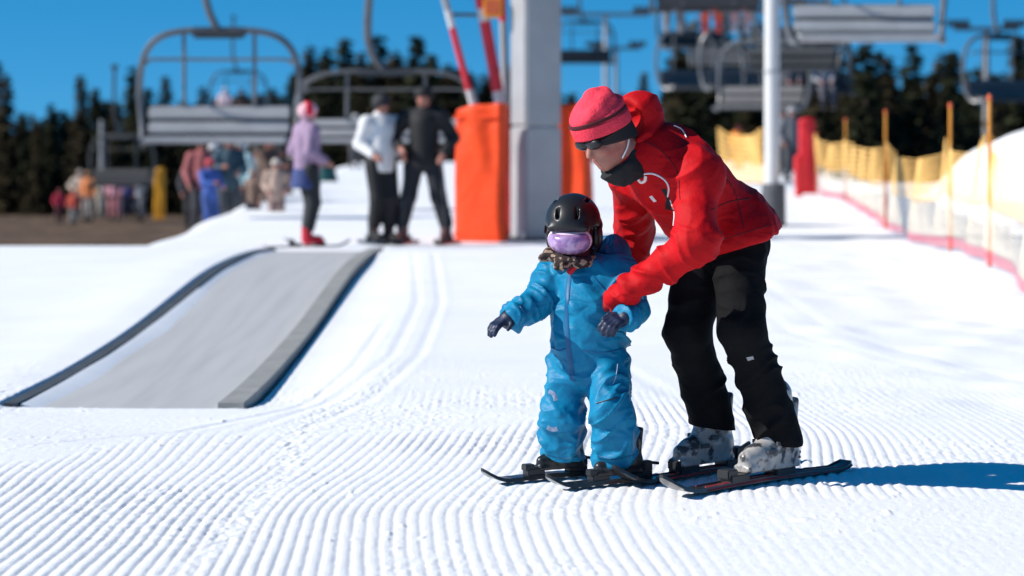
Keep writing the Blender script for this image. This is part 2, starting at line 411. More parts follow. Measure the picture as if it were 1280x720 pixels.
LX0, LX1 = -2.61, -1.37       # conveyor lane
def ground_mesh():
    fx = np.arange(-2.9, 3.0, .0064)
    def grow(a, b, s, g):
        o = [a]
        while o[-1] < b: s *= g; o.append(o[-1] + s)
        return np.array(o[1:])
    gx = grow(fx[-1], 900, .0064, 1.09); X = np.concatenate([-(grow(-fx[0], 900, .0064, 1.09))[::-1], fx, gx])
    fy = np.arange(6.6, 13.2, .022)
    Y = np.concatenate([(fy[0] - grow(0, 60, .022, 1.2))[::-1], fy, np.arange(13.2, 34, .06), grow(34, 95, .06, 1.03), np.geomspace(96, 400, 14)])
    x, d = np.meshgrid(X, Y, indexing='ij')
    z = z_snow(x, d)
    near = sstep(16.5, 13, d) * sstep(5.2, 3.0, np.abs(x))
    # corduroy: ridges left by the groomer
    p = np.interp(d, [6, 7, 8, 8.6, 9.3, 10.3, 11.1, 12, 16], [.10, .06, 0, -.04, -.06, .10, .2, .25, .25])
    p = sum(np.interp(d + o, [6, 7, 8, 8.6, 9.3, 10.3, 11.1, 12, 16], [.10, .06, 0, -.04, -.06, .10, .2, .25, .25]) for o in (-.45, -.3, -.15, 0, .15, .3, .45)) / 7
    wx = sstep(-1.7, -.5, x) * (1 - .5 * sstep(.6, 1.8, x))
    u = x - wx * p + .0045 * (vnoise(x * 30, d * 26, s=41) - .5) + .010 * (vnoise(x * 3, d * 2.2, s=9) - .5) + .05 * (vnoise(x * .8, d * .8, s=10) - .5)
    pitch = .0485
    ph = u / pitch
    ridge = 1 - (.5 - .5 * np.cos(2 * np.pi * ph)) ** 2.8
    row = np.floor(ph + .5)
    brk = vnoise(row * 7.3, d * 9, s=12)                          # broken crests along each ridge
    amp = .0062 * (.66 + .42 * brk + .3 * vnoise(row * 3.1, d * 28, s=42))
    far_lim = 11.25 - 1.3 * sstep(-1.5, -2.1, x) + 1.3 * sstep(-.2, .8, x) + .25 * (vnoise(x * 1.5, d, s=14) - .5)
    m = sstep(far_lim + .35, far_lim - .25, d)
    m *= 1 - .88 * sstep(.15, .75, x) * sstep(9.5, 9.1, d)
    m *= 1 - .75 * sstep(1.15, 1.9, x)
    seam = np.exp(-((u + 1.03 + .10 * np.sin(d * 1.2)) / .055) ** 2); m *= 1 - .85 * seam
    m *= .55 + .5 * sstep(.28, .55, vnoise(x * 1.1 + 3, d * .9, s=15))
    m2 = .22 * sstep(13.9, 13.2, d) * sstep(12.2, 12.8, d) * sstep(-.9, -.4, x)
    z = z + near * (m + m2) * amp * (ridge - .5) * .92
    # churned, crumbly snow
    cr = vnoise(x * 42, d * 34, s=21) * .6 + vnoise(x * 90, d * 80, s=22) * .4
    loose = sstep(.5, .75, vnoise(x * 1.6 + 9, d * 1.3, s=23)) * .5 + .2 + .9 * seam
    z = z + near * loose * .0062 * (cr - .5) * 2
    lump = sstep(.86, .95, vnoise(x * 26, d * 22, s=24)) * sstep(.5, .7, vnoise(x * 2.1, d * 2.0, s=25))
    z = z + near * lump * .006
    # old ski tracks that swing past the lane
    for pts, wd, dp in (([(-1.25, 11.3), (-.95, 13), (-.75, 15.5), (-.72, 19), (-1.0, 25)], .03, .0028), ([(-1.0, 11.2), (-.75, 13), (-.58, 15.5), (-.55, 19), (-.8, 25)], .03, .0028),
                        ([(-2.3, 10.6), (-1.5, 11.4), (-1.1, 12.6), (-.95, 15), (-.9, 18)], .03, .004), ([(2.6, 14), (1.9, 17), (1.7, 22), (2.0, 28)], .05, .002), ([(2.9, 14), (2.2, 17), (2.0, 22), (2.3, 28)], .05, .002), ([(.9, 13), (.4, 17), (.6, 22), (.5, 28)], .05, .003)):
        q = np.array(pts); xc = np.interp(d, q[:, 1], q[:, 0]); on = sstep(q[0, 1] - .3, q[0, 1] + .5, d) * sstep(q[-1, 1] + .5, q[-1, 1] - 1, d)
        z = z - on * dp * np.exp(-((x - xc) / wd) ** 2) + on * dp * .5 * np.exp(-((np.abs(x - xc) - wd * 2) / wd) ** 2)
    # rough right slope
    z = z + .032 * (vnoise(x * 3.2, d * 2.4, s=31) - .5) * sstep(1.2, 2.4, x) * sstep(11.5, 13, d) * sstep(45, 25, d)
    # banked snow left of the lane, lane trench
    inl = sstep(LX0 - .03, LX0 + .02, x) * sstep(LX1 + .03, LX1 - .02, x) * sstep(12.62, 12.74, d) * sstep(27.2, 26.6, d)
    z = z + .02 * sstep(LX0 - .9, LX0 - .1, x) * sstep(LX0 + .04, LX0 - .02, x) * sstep(12.0, 13.2, d) * sstep(27, 26, d)
    z = z + .01 * sstep(LX0 + .05, LX0 - .3, x) * sstep(12.8, 14, d) * sstep(27, 25, d)
    z = z - .13 * inl - .035 * sstep(LX1 - .02, LX1 + .02, x) * sstep(LX1 + .6, LX1 + .1, x) * sstep(12.4, 13.4, d) * sstep(26, 23, d)
    n, k = x.shape
    v = np.stack([x, d, z], -1).reshape(-1, 3)
    i = (np.arange(n - 1)[:, None] * k + np.arange(k - 1)[None]).ravel()
    return mesh_np(v, np.stack([i, i + k, i + k + 1, i + 1], 1))

def snow_mat():
    m, nt, p = new_mat('groomed snow'); L = nt.links
    tc = node(nt, 'ShaderNodeTexCoord')
    n1 = node(nt, 'ShaderNodeTexNoise'); n1.inputs['Scale'].default_value = 1.3; n1.inputs['Detail'].default_value = 6
    L.new(tc.outputs['Object'], n1.inputs['Vector'])
    r = node(nt, 'ShaderNodeValToRGB'); r.color_ramp.elements[0].color = (.855, .86, .872, 1); r.color_ramp.elements[1].color = (.915, .917, .922, 1)
    r.color_ramp.elements[0].position = .3; r.color_ramp.elements[1].position = .7
    L.new(n1.outputs['Fac'], r.inputs['Fac']); L.new(r.outputs['Color'], p.inputs['Base Color'])
    p.inputs['Roughness'].default_value = .65; p.inputs['Specular IOR Level'].default_value = .25
    n2 = node(nt, 'ShaderNodeTexNoise'); n2.inputs['Scale'].default_value = 170; n2.inputs['Detail'].default_value = 5; n2.inputs['Roughness'].default_value = .7
    L.new(tc.outputs['Object'], n2.inputs['Vector'])
    n3 = node(nt, 'ShaderNodeTexNoise'); n3.inputs['Scale'].default_value = 34; n3.inputs['Detail'].default_value = 3
    L.new(tc.outputs['Object'], n3.inputs['Vector'])
    b1 = node(nt, 'ShaderNodeBump'); b1.inputs['Strength'].default_value = .6; b1.inputs['Distance'].default_value = .004
    b2 = node(nt, 'ShaderNodeBump'); b2.inputs['Strength'].default_value = .35; b2.inputs['Distance'].default_value = .006
    L.new(n2.outputs['Fac'], b1.inputs['Height']); L.new(n3.outputs['Fac'], b2.inputs['Height']); L.new(b2.outputs['Normal'], b1.inputs['Normal'])
    L.new(b1.outputs['Normal'], p.inputs['Normal'])
    return m
M['snow'] = snow_mat()
gs = link_mesh('snow_ground', ground_mesh(), M['snow']); gs['kind'] = 'structure'

# bare earth past the crest and the far valley floor
M['earth'] = mat('bare earth', (.075, .040, .018), .95, var=.35, vscale=.8, col2=(.15, .09, .045), c2=(.5, .65), c2scale=1.5, bump=.8, bscale=3, bdist=.1)
xs = np.concatenate([-np.geomspace(4000, 30, 20), np.arange(-28, 29, .6), np.geomspace(30, 4000, 20)])
ys = np.concatenate([[-60, 0, 18, 24], np.arange(26, 100, .6), np.geomspace(102, 8000, 40)])
x, d = np.meshgrid(xs, ys, indexing='ij')
z = zb(d) + .12 * (vnoise(x * .7, d * .7, s=40) - .5) * sstep(27, 31, d)
k = x.shape[1]; i = (np.arange(len(xs) - 1)[:, None] * k + np.arange(k - 1)[None]).ravel()
ge = link_mesh('bare_ground', mesh_np(np.stack([x, d, z], -1).reshape(-1, 3), np.stack([i, i + k, i + k + 1, i + 1], 1)), M['earth']); ge['kind'] = 'structure'

# snow pile beyond the fence
mx = np.linspace(-1, 1, 61); a, b = np.meshgrid(mx, mx, indexing='ij')
rr = np.sqrt(a * a + b * b) + .22 * (vnoise(a * 2.2 + 5, b * 2.2, s=50) - .5)
hh = 1.32 * sstep(1.0, .12, rr) * (.9 + .25 * vnoise(a * 4 + 7, b * 4, s=51)) - .12
mc = W(1312, 200, 46)
v = np.stack([mc[0] + a * 2.9, 46 + b * 3.2, hh], -1).reshape(-1, 3); i = (np.arange(60)[:, None] * 61 + np.arange(60)[None]).ravel()
mo = link_mesh('snow_mound', mesh_np(v, np.stack([i, i + 61, i + 62, i + 1], 1)), M['snow']); mo['kind'] = 'structure'

# ------------------------------------------------------------------ conveyor lane
lane = rooted('conveyor_lane', (LX0 + .6, 12.53, 0), 'long grey conveyor carpet let into the snow slope, with dark and pale edge strips', 'conveyor')
ds = np.linspace(12.7, 26.6, 110); B0 = np.array(lane['_base'])
def lane_strip(x0, x1, z0, z1, name, m):
    b = B(); b.strip([[np.array(q) - B0 for q in ((x0, t, zc(t) + z0), (x1, t, zc(t) + z0), (x1 - .006 * (x1 > x0), t, zc(t) + z1), (x0 + .006, t, zc(t) + z1))] for t in ds])
    return b.build(name, m, lane)
lane_strip(LX0 + .083, LX1 - .145, -.16, -.022, 'belt', M['belt'])
lane_strip(LX0, LX0 + .080, -.16, .012, 'edge_strip', M['rail_dark'])
e = lane_strip(LX1 - .142, LX1, -.16, .014, 'edge_strip', M['rail_grey']); e['label'] = 'pale grey edge strip'
# loose snow blown onto the belt along the dark edge
q = []
for t in np.linspace(12.75, 26, 150):
    w = .05 + .09 * float(vnoise(np.array([t * 1.1]), np.array([.3]), s=77)[0]) * (1 - .5 * (t > 20))
    q.append([np.array(p) - B0 for p in ((LX0 + .083, t, zc(t) - .026), (LX0 + .083 + w, t, zc(t) - .024), (LX0 + .083 + w * .4, t, zc(t) - .014 + w * .10), (LX0 + .083, t, zc(t) - .010 + w * .15))])
b = B(); b.strip(q); b.build('snow_drift', M['snow_chunk'], lane)

# ------------------------------------------------------------------ hands and boots
def glove_sdf(S, wrist, fdir, pdir, L, curl, spread=.16, thumb_side=1, k=.006, thumb_curl=.5, fat=.092):
    """hand: fdir along the fingers, pdir out of the palm; L hand length. Adds to S."""
    f = np.array(fdir, float); f /= np.linalg.norm(f); p = np.array(pdir, float); p -= f * (p @ f); p /= np.linalg.norm(p)
    s = np.cross(f, p) * thumb_side                    # towards the thumb side
    w = np.array(wrist, float); pl = L * .5
    S.box(w + f * pl * .52, (pl * .55, L * .25, L * .12), L * .11, Rm=np.array([f, s, p]), k=k * 2)
    for i, (off, ln) in enumerate(((.165, .46), (.055, .51), (-.055, .48), (-.155, .38))):
        a = w + f * pl * .95 + s * L * off; ang = 0; d = f * math.cos(spread * (off * 6)) + s * math.sin(spread * off * 6); q = a
        r = L * fat
        for j, seg in enumerate((.44, .32, .24)):
            ang += curl * (1 + .1 * i) * (1.0 if j else .7)
            dd = d * math.cos(ang) + p * math.sin(ang); nx = q + dd * ln * L * seg * 1.05
            S.cone(q, nx, r * (1 - .08 * j), r * (1 - .08 * (j + 1)), k); q = nx
    a = w + f * pl * .28 + s * L * .19; d1 = f * .62 + s * .7 + p * .3; d1 /= np.linalg.norm(d1)
    b = a + d1 * L * .24; d2 = f * .85 + s * (.25 - .3 * thumb_curl) + p * thumb_curl; d2 /= np.linalg.norm(d2)
    c = b + d2 * L * .2
    S.cone(a, b, L * .085, L * .07, k * 1.5); S.cone(b, c, L * .07, L * .058, k)

def boot(parent, loc, heading, scale, m, trim, buckles=True):
    """ski boot with sole, shell, cuff and buckles; +x local is forward"""
    S = Sdf((-.2, -.1, -.01), (.22, .1, .36), .006)
    S.box((.015, 0, .012), (.158, .043, .014), .008)
    S.chain([(-.105, 0, .062), (.0, 0, .062), (.085, 0, .055), (.135, 0, .048)], [.05, .052, .046, .036], .02)
    S.chain([(-.075, 0, .09), (-.06, 0, .18), (-.035, 0, .285)], [.058, .060, .066], .035)
    S.cone((.01, 0, .10), (-.02, 0, .2), .042, .045, .04)
    S.box((-.125, 0, .17), (.014, .034, .1), .012, Rm=frame((0, 1, 0), (-.12, 0, 1)), k=.02)
    v, f = S.mesh(1)
    h = np.array(heading, float); h /= np.linalg.norm(h); Rm = np.array([h, [-h[1], h[0], 0], [0, 0, 1]]) * scale
    base = np.array(parent['_base'])
    o = link_mesh('boot', mesh_np(local(v, Rm, loc) - base, f), m, parent)
    if buckles:
        for xx, zz, w, tilt in ((.085, .085, .05, .35), (.035, .115, .056, .5), (-.005, .19, .062, .15), (.008, .245, .064, .15)):
            b = B(); pts = []
            for t in np.linspace(-1.45, 1.45, 13):
                pts.append(local(np.array([[xx - .055 * (1 - math.cos(t)) * (1 if zz > .15 else .35), w * math.sin(t), zz - .02 * abs(math.sin(t)) * (1 if zz < .15 else .2)]]), Rm, loc)[0] - base)
            b.tube(pts, .0055 * scale, 6)
            for sgn in (-1, 1):
                c = local(np.array([[xx - .03, sgn * (w + .004), zz - .012]]), Rm, loc)[0] - base
                b.box(c, (.022 * scale, .006 * scale, .008 * scale), math.atan2(h[1], h[0]))
            b.build('buckle', trim, o)
    return o

def ski(center, heading, L, width, label, stripe=True, tip=.075, boot_len=.32, group=None):
    h = np.array([heading[0], heading[1], 0.0]); h /= np.linalg.norm(h); s = np.array([-h[1], h[0], 0])
    c = np.array([center[0], center[1], snow_at(*center[:2]) + .004]); root = rooted('ski', c, label, 'ski', group)
    def sec(t, w, z, th): 
        p = h * t
        return [p + s * w + [0, 0, z], p - s * w + [0, 0, z], p - s * w * .94 + [0, 0, z + th], p + s * w * .94 + [0, 0, z + th]]
    def prof(t):
        u = t / L
        z = tip * (max(0, (u - .33) / .17)) ** 1.8 + .022 * (max(0, (-u - .43) / .07)) ** 1.6 + .006 * (1 - (2 * u) ** 2)
        w = width * .5 * (.80 + .28 * (abs(u) * 2) ** 1.6)
        if u > .40: w *= math.sqrt(max(.02, 1 - ((u - .40) / .102) ** 2))
        if u < -.46: w *= math.sqrt(max(.3, 1 - ((-u - .46) / .055) ** 2))
        return w, z
    b = B(); ts = np.linspace(-L / 2, L / 2, 44); b.strip([sec(t, *prof(t), .013 + .006 * (1 - abs(2 * t / L))) for t in ts]); body = b.build('ski_body', M['ski_black'], root)
    if stripe:
        for sg in (1, -1):
            b = B(); q = []
            for t in np.linspace(-L * .49, L * .30, 30):
                w, z = prof(t); th = .013 + .006 * (1 - abs(2 * t / L)); p = h * t + s * sg * w * .80
                q.append([p + s * sg * .013 + [0, 0, z + th - .010], p - s * sg * .010 + [0, 0, z + th + .004], p - s * sg * .010 + [0, 0, z + th + .001], p + s * sg * .016 + [0, 0, z + th - .012]])
            b.strip(q); b.build('edge_stripe', M['ski_red'], body)
    k = boot_len / .32
    b = B(); a = math.atan2(h[1], h[0])
    b.box(h * .14 * k + [0, 0, .032], (.055 * k, .036 * k, .016), a); b.box(h * .178 * k + [0, 0, .052], (.03 * k, .030 * k, .018 * k), a); b.build('toe_binding', M['binding'], root)
    b = B(); b.box(-h * .14 * k + [0, 0, .032], (.06 * k, .034 * k, .016), a); b.box(-h * .178 * k + [0, 0, .062], (.028 * k, .026 * k, .03 * k), a)
    b.tube([-h * .19 * k + [0, 0, .075], -h * .26 * k + [0, 0, .098 * k]], .009 * k, 8); b.build('heel_binding', M['binding'], root)
    return root

CAM = np.array([0, 0, CH])
def bvh_of(objs):
    vs, fs = [], []
    for o in objs:
        off = Vector(o.parent['_base']) if o.parent else Vector()
        n = len(vs); vs += [v.co + off for v in o.data.vertices]; fs += [[i + n for i in p.vertices] for p in o.data.polygons]
    return BVHTree.FromPolygons(vs, fs)
def on_surface(tree, px, py):
    d = W(px, py, 1.0) - CAM; d = Vector(d).normalized(); h = tree.ray_cast(Vector(CAM), d)
    return (h[0], h[1]) if h[0] is not None else None
def seam(tree, pts, r, name, m, parent, n=6, flat=None, lift=0.0):
    """a piping or seam laid on a garment along photo points; flat = half width of a ribbon instead of a cord"""
    P = arc([(a, b, 0) for a, b in pts], n) if len(pts) > 2 else [np.array((*pts[0], 0)) * (1 - t) + np.array((*pts[1], 0)) * t for t in np.linspace(0, 1, 8)]
    hit = [on_surface(tree, p[0], p[1]) for p in P]; hit = [h for h in hit if h]
    if len(hit) < 3: return None
    base = Vector(parent['_base']); b = B()
    if flat is None: b.tube([h[0] - base + h[1] * (r * .3 + lift) for h in hit], r, 6)
    else:
        q = []
        for i, (p, nn) in enumerate(hit):
            t = (hit[min(i + 1, len(hit) - 1)][0] - hit[max(0, i - 1)][0]).normalized(); s = t.cross(nn).normalized(); p = p - base
            q.append([p + s * flat + nn * r * .2, p + s * flat * .7 + nn * (r + lift), p - s * flat * .7 + nn * (r + lift), p - s * flat + nn * r * .2])
        b.strip(q)
    return b.build(name, m, parent)

def head_sdf(res=.004, size=1.0, fat=0.0):
    """head in its own frame: x right, y forward, z up, centre of the skull at 0"""
    S = Sdf((-.12, -.14, -.2), (.12, .16, .15), res)
    S.ell((0, -.012, .02), (.076, .096, .098), k=.02)
    S.ell((0, .03, -.045), (.058, .062, .075), k=.04)
    S.cone((0, .062, -.098), (0, .058, -.09), .024, .03, .03)                  # chin
    S.cone((0, .088, .005), (0, .108, -.034), .009, .0145, .014)               # nose
    for s in (-1, 1):
        S.ell((s * .032, .094, .004), (.017, .014, .012), k=.012, op='s')      # eye sockets
        S.ell((s * .032, .079, .004), (.012, .012, .011), k=.003)              # eyes
        S.cone((s * .014, .094, .024), (s * .046, .082, .022), .007, .006, .012)   # brows
        S.ell((s * .04, .07, -.03), (.02, .02, .018), k=.02)                   # cheeks
        S.ell((s * .078, -.01, -.012), (.009, .02, .03), k=.008)               # ears
        S.cone((s * .012, .098, -.042), (s * .006, .1, -.04), .006, .007, .006)
    S.cone((-.02, .086, -.066), (.02, .086, -.066), .006, .006, .008); S.cone((-.018, .084, -.076), (.018, .084, -.076), .006, .006, .008)
    S.box((0, .1, -.071), (.022, .012, .0016), .001, k=.003, op='s')
    S.cone((0, -.025, -.06), (0, -.05, -.17), .055, .058, .04)                 # neck
    return S

# ------------------------------------------------------------------ instructor in red
IN_F = np.array([-.707, -.707, 0]); IN_N = (1.003, 9.66); IN_FAR = (.763, 9.85)
inst = rooted('person', (.9, 9.76, snow_at(.9, 9.76)), 'bending adult in a red jacket, coral beanie and black trousers who steadies the small child', 'person')
gN, gF = snow_at(*IN_N), snow_at(*IN_FAR)
hipN, hipF = W(922, 292, 9.74), W(884, 292, 9.88)
kneN, kneF = W(927, 412, 9.56), W(859, 415, 9.75)
ankN, ankF = W(974, 545, 9.70), W(895, 543, 9.89)
pel, chest = W(908, 284, 9.80), W(848, 214, 9.62)
shN, shF = W(870, 222, 9.47), W(792, 220, 9.76)
elN, wrN, haN = W(871, 303, 9.32), W(790, 360, 9.46), W(767, 373, 9.53)
elF, wrF, haF = W(792, 292, 9.97), W(786, 340, 9.93), W(768, 362, 9.90)
neck = W(797, 186, 9.56); headc = W(757, 168, 9.46)
HF = np.array([-.74, -.56, -.50]); HU = np.array([-.36, -.2, 1.0]); HR = frame(HF, HU)

# body: one continuous figure
lo, hi = bounds([ankN, ankF, hipN, shN, shF, elN, headc, wrN, haN, haF, chest, wrF, kneF], .18)
S = Sdf(lo, hi, .0062)
S.chain([pel, chest, neck], [.12, .125, .06], .06); S.cone(shN, shF, .075, .075, .06)
S.chain([hipN, kneN, ankN, (IN_N[0], IN_N[1], .12)], [.085, .06, .04, .03], .04); S.chain([hipF, kneF, ankF, (IN_FAR[0], IN_FAR[1], .12)], [.085, .06, .04, .03], .04)
S.chain([shN, elN, wrN], [.062, .045, .032]); S.chain([shF, elF, wrF], [.062, .045, .032])
S.cone(wrN, wrN + (haN - wrN) * .6, .026, .02); S.cone(wrF, haF, .03, .026)
S.cone(neck, headc - HR[2] * .08 - HR[1] * .02, .06, .056, .03)
v, f = S.mesh(1)
hv = head_sdf()
# merge the head into the same grid so the figure is one surface
sl = S
def splat(S, H, Rm, c, k=.02):
    """adds the sdf H (own frame) into S at place c"""
    pts = np.array([[x, y, z] for x in (H.lo[0], H.lo[0] + H.res * H.n[0]) for y in (H.lo[1], H.lo[1] + H.res * H.n[1]) for z in (H.lo[2], H.lo[2] + H.res * H.n[2])])
    w = local(pts, Rm, c); s2, (X, Y, Z) = S._sub(w.min(0), w.max(0))
    q = np.stack([X - c[0], Y - c[1], Z - c[2]], -1) @ np.array(Rm).T
    g = (q - H.lo) / H.res; i0 = np.clip(np.floor(g).astype(int), 0, H.n - 2); t = np.clip(g - i0, 0, 1)
    d = 0
    for a in (0, 1):
        for b in (0, 1):
            for e in (0, 1):
                d = d + H.D[i0[..., 0] + a, i0[..., 1] + b, i0[..., 2] + e] * (t[..., 0] if a else 1 - t[..., 0]) * (t[..., 1] if b else 1 - t[..., 1]) * (t[..., 2] if e else 1 - t[..., 2])
    inside = np.all((g >= 0) & (g <= H.n - 1), -1)
    S._mix(s2, np.where(inside, d, 1.0).astype(np.float32), k, 'u')
splat(S, hv, HR, headc)
sdf_obj('body', S, M['skin'], inst, smooth=0)

# trousers
lo, hi = bounds([hipN, hipF, kneN, kneF, ankN, ankF], .16)
S = Sdf(lo, hi, .0065)
S.ell(W(908, 304, 9.8), (.165, .14, .12), k=.05)
for h_, k_, a_ in ((hipN, kneN, ankN), (hipF, kneF, ankF)):
    mid = (k_ + a_) / 2 + np.array([.004, .02, 0])
    S.chain([h_ + [0, 0, -.02], k_, mid, a_ - [0, 0, .03]], [.104, .086, .083, .093], .03)
S.plane(W(935, 544, 9.8), (-.15, 0, -1), .01)
sdf_obj('trousers', S, M['black_cloth'], inst, fold=[(hipN, kneN, .11, .012, .075), (kneN, ankN, .09, .012, .06), (hipF, kneF, .11, .012, .075), (kneF, ankF, .09, .012, .06)], seed=3)
trou = MADE['trousers']

# jacket
lo, hi = bounds([W(965, 285, 9.8), W(768, 112, 9.6), haN, haF, shN, elN], .2)
S = Sdf(lo, hi, .006)
S.chain([W(926, 312, 9.82), pel, chest], [.160, .165, .150], .05); S.ell(W(914, 296, 9.78), (.172, .235, .16), k=.05)
S.cone(W(828, 226, 9.6), W(886, 292, 9.74), .108, .115, .08)
S.cone(shN, shF, .100, .10, .06); S.cone(shN, W(846, 204, 9.6), .095, .11, .06)
S.chain([chest, W(822, 194, 9.58), W(781, 202, 9.52)], [.135, .105, .080], .05)
S.cone(W(944, 292, 9.82), W(940, 300, 9.7), .10, .10, .06); S.plane(W(965, 288, 9.8), (.3, .05, -1), .004)
S.chain([shN, elN, wrN + (elN - wrN) * .02], [.086, .075, .050], .05); S.cone(wrN, haN, .051, .040, .01)
S.chain([shF, elF, wrF], [.095, .075, .055], .03)
S.ell(headc + np.array([-.025, -.02, -.02]), (.094, .10, .125), k=.012, op='s')
sdf_obj('jacket', S, M['red_jacket'], inst, fold=[(pel, chest, .17, .013, .11), (shN, elN, .09, .016, .07), (elN, wrN, .07, .018, .055), (shF, elF, .09, .014, .06), (elF, wrF, .06, .014, .05), (W(940, 300, 9.7), W(870, 300, 9.6), .16, .010, .09)], seed=20)
jack = MADE['jacket']
# hood thrown back off the head
S = Sdf(*bounds([W(803, 150, 9.6)], .24), .006)
HRh = frame((-.88, -.42, .12), (-.15, 0, 1))
S.ell(W(799, 145, 9.60), (.10, .098, .098), Rm=HRh, k=.02)
S.cone(W(798, 180, 9.56), W(812, 182, 9.6), .078, .085, .05)
S.ell(W(764, 162, 9.49), (.086, .098, .115), Rm=HRh, k=.02, op='s')
S.cone(W(752, 205, 9.47), W(770, 150, 9.50), .095, .10, .01, 's')
sdf_obj('hood', S, M['red_jacket'], jack if False else inst, fold=[(W(775, 125, 9.6), W(830, 170, 9.6), .15, .012, .07)], seed=41)
hood = MADE['hood']

# beanie (own frame), knitted folds slouching at the crown
S = Sdf((-.14, -.16, -.06), (.14, .15, .2), .005)
S.ell((0, -.002, .045), (.098, .118, .104), k=.01)
S.ell((0, -.006, .08), (.096, .112, .082), k=.02); S.cone((0, -.03, .12), (0, -.028, .14), .06, .045, .05)
S.plane((0, 0, .022), (0, .10, -1))
S.cone((-.01, -.012, .03), (.01, -.012, .03), .02, .02)
v, f = S.mesh(2); n = normals(v, f)
wob = np.sin((v[:, 2] + .35 * v[:, 1]) * 95 + 3 * vnoise(v[:, 0] * 14, v[:, 1] * 14, v[:, 2] * 10, 4)) * sstep(.07, .11, v[:, 2])
v = v + n * (.006 * wob + .005 * (vnoise(v[:, 0] * 40, v[:, 1] * 40, v[:, 2] * 25, 6) - .5))[:, None]
base = np.array(inst['_base'])
beanie = link_mesh('beanie', mesh_np(local(v, HR, headc) - base, f), M['coral'], inst)
# turned-up brim, and the dark stripe above it
def ring(zf, rx, ry, h, name, m, parent, cy=-.012, tk=.008, slope=.10, a0=0, a1=2 * math.pi):
    q = []
    for a in np.linspace(a0, a1, 60):
        x, y = math.cos(a), math.sin(a); zz = zf + slope * (ry * y)
        prof = [(rx, ry, -h), (rx + tk, ry + tk, -h * .8), (rx + tk * 1.15, ry + tk * 1.15, 0), (rx + tk, ry + tk, h * .8), (rx, ry, h), (rx - .01, ry - .01, 0)]
        q.append([local(np.array([[A * x, cy + Bb * y, zz + dz]]), HR, headc)[0] - base for A, Bb, dz in prof])
    b = B(); b.strip(q, close=False); return b.build(name, m, parent)
ring(.043, .096, .116, .026, 'brim', M['coral'], beanie, cy=-.001)
ring(.0765, .0985, .1165, .0075, 'stripe', M['maroon'], beanie, tk=.006, cy=-.001)
# black headband under it, sunglasses, neck gaiter
ring(-.002, .085, .105, .034, 'headband', M['black_knit'], inst, tk=.006, slope=.26)
S = Sdf((-.12, -.12, -.2), (.12, .13, .06), .005)
S.cone((0, .058, -.112), (0, .0, -.15), .046, .074, .03); S.cone((0, -.02, -.11), (0, -.03, -.15), .07, .075, .03)
S.plane((0, 0, -.112), (0, .3, 1), .01)
sdf_obj('neck_gaiter', S, M['black_knit'], inst, xf=(HR, headc), fold=[((0, 0, -.15), (0, 0, .02), .08, .007, .03)])
S = Sdf((-.1, .02, -.03), (.1, .13, .04), .003)
for s_ in (-1, 1): S.ell((s_ * .034, .092, .008), (.040, .022, .024), k=.004)
S.cone((-.02, .102, .012), (.02, .102, .012), .005, .005, .004)
for s_ in (-1, 1): S.cone((s_ * .066, .085, .01), (s_ * .084, .03, .012), .004, .004, .004)
sdf_obj('sunglasses', S, M['helmet'], inst, xf=(HR, headc), smooth=0)

# gloves: near hand grips the child's side, far hand behind the child's back
S = Sdf(*bounds([wrN, haN], .16), .0045)
glove_sdf(S, wrN + (haN - wrN) * .85, np.array([-.5, .85, -.25]), np.array([.7, .6, -.2]), .15, .6, thumb_side=1, thumb_curl=.6)
sdf_obj('glove', S, M['red_glove'], inst)
S = Sdf(*bounds([wrF, haF], .2), .006)
glove_sdf(S, wrF, haF - wrF, np.array([-.3, -.9, 0]), .19, .35)
sdf_obj('glove', S, M['red_glove'], inst)

for (gx, gy), g in ((IN_N, gN), (IN_FAR, gF)):
    boot(inst, (gx, gy, g + .052), IN_F, 1.0, M['boot'], M['galv_dark'])

tj = bvh_of([jack])
seam(tj, [(797, 219), (815, 217), (830, 224), (836, 234), (835, 246)], .0035, 'piping', M['white_trim'], inst)
seam(tj, [(838, 250), (843, 266), (842, 282)], .003, 'piping', M['white_trim'], inst)
seam(tj, [(842, 157), (852, 162), (858, 172)], .003, 'piping', M['white_trim'], inst)
seam(tj, [(796, 222), (801, 228), (806, 226), (807, 220)], .003, 'logo', M['white_trim'], inst, flat=.006)
seam(tj, [(813, 245), (819, 252)], .002, 'logo', M['white_trim'], inst, flat=.008)
seam(tj, [(829, 236), (835, 248), (836, 262)], .002, 'pocket_zip', M['black_knit'], inst, flat=.014)
seam(tj, [(905, 215), (920, 245), (930, 285)], .0025, 'seam', M['maroon'], inst, lift=-.001)
seam(tj, [(890, 262), (912, 252), (938, 248)], .0025, 'seam', M['maroon'], inst, lift=-.001)
seam(tj, [(962, 281), (930, 291), (898, 301)], .002, 'hem_seam', M['maroon'], inst, lift=-.001)
seam(tj, [(806, 176), (828, 190), (846, 214), (850, 250)], .002, 'seam', M['maroon'], inst, lift=-.001)
tc_ = bvh_of([jack, hood, MADE['body']])
seam(tc_, [(785, 171), (783, 184), (777, 197)], .0035, 'cord', M['white_trim'], inst, lift=.004)
tt = bvh_of([trou])
seam(tt, [(934, 449), (942, 447)], .002, 'logo', M['galv'], inst, flat=.009)

skc = np.array(IN_N) + IN_F[:2] * .075; ski(skc, IN_F, 1.12, .085, 'black and red ski under the bending adult, the one closer to the viewer')
skc = np.array(IN_FAR) + IN_F[:2] * -.02; ski(skc, IN_F, 1.10, .085, 'black and red ski under the bending adult, half hidden behind the other ski')

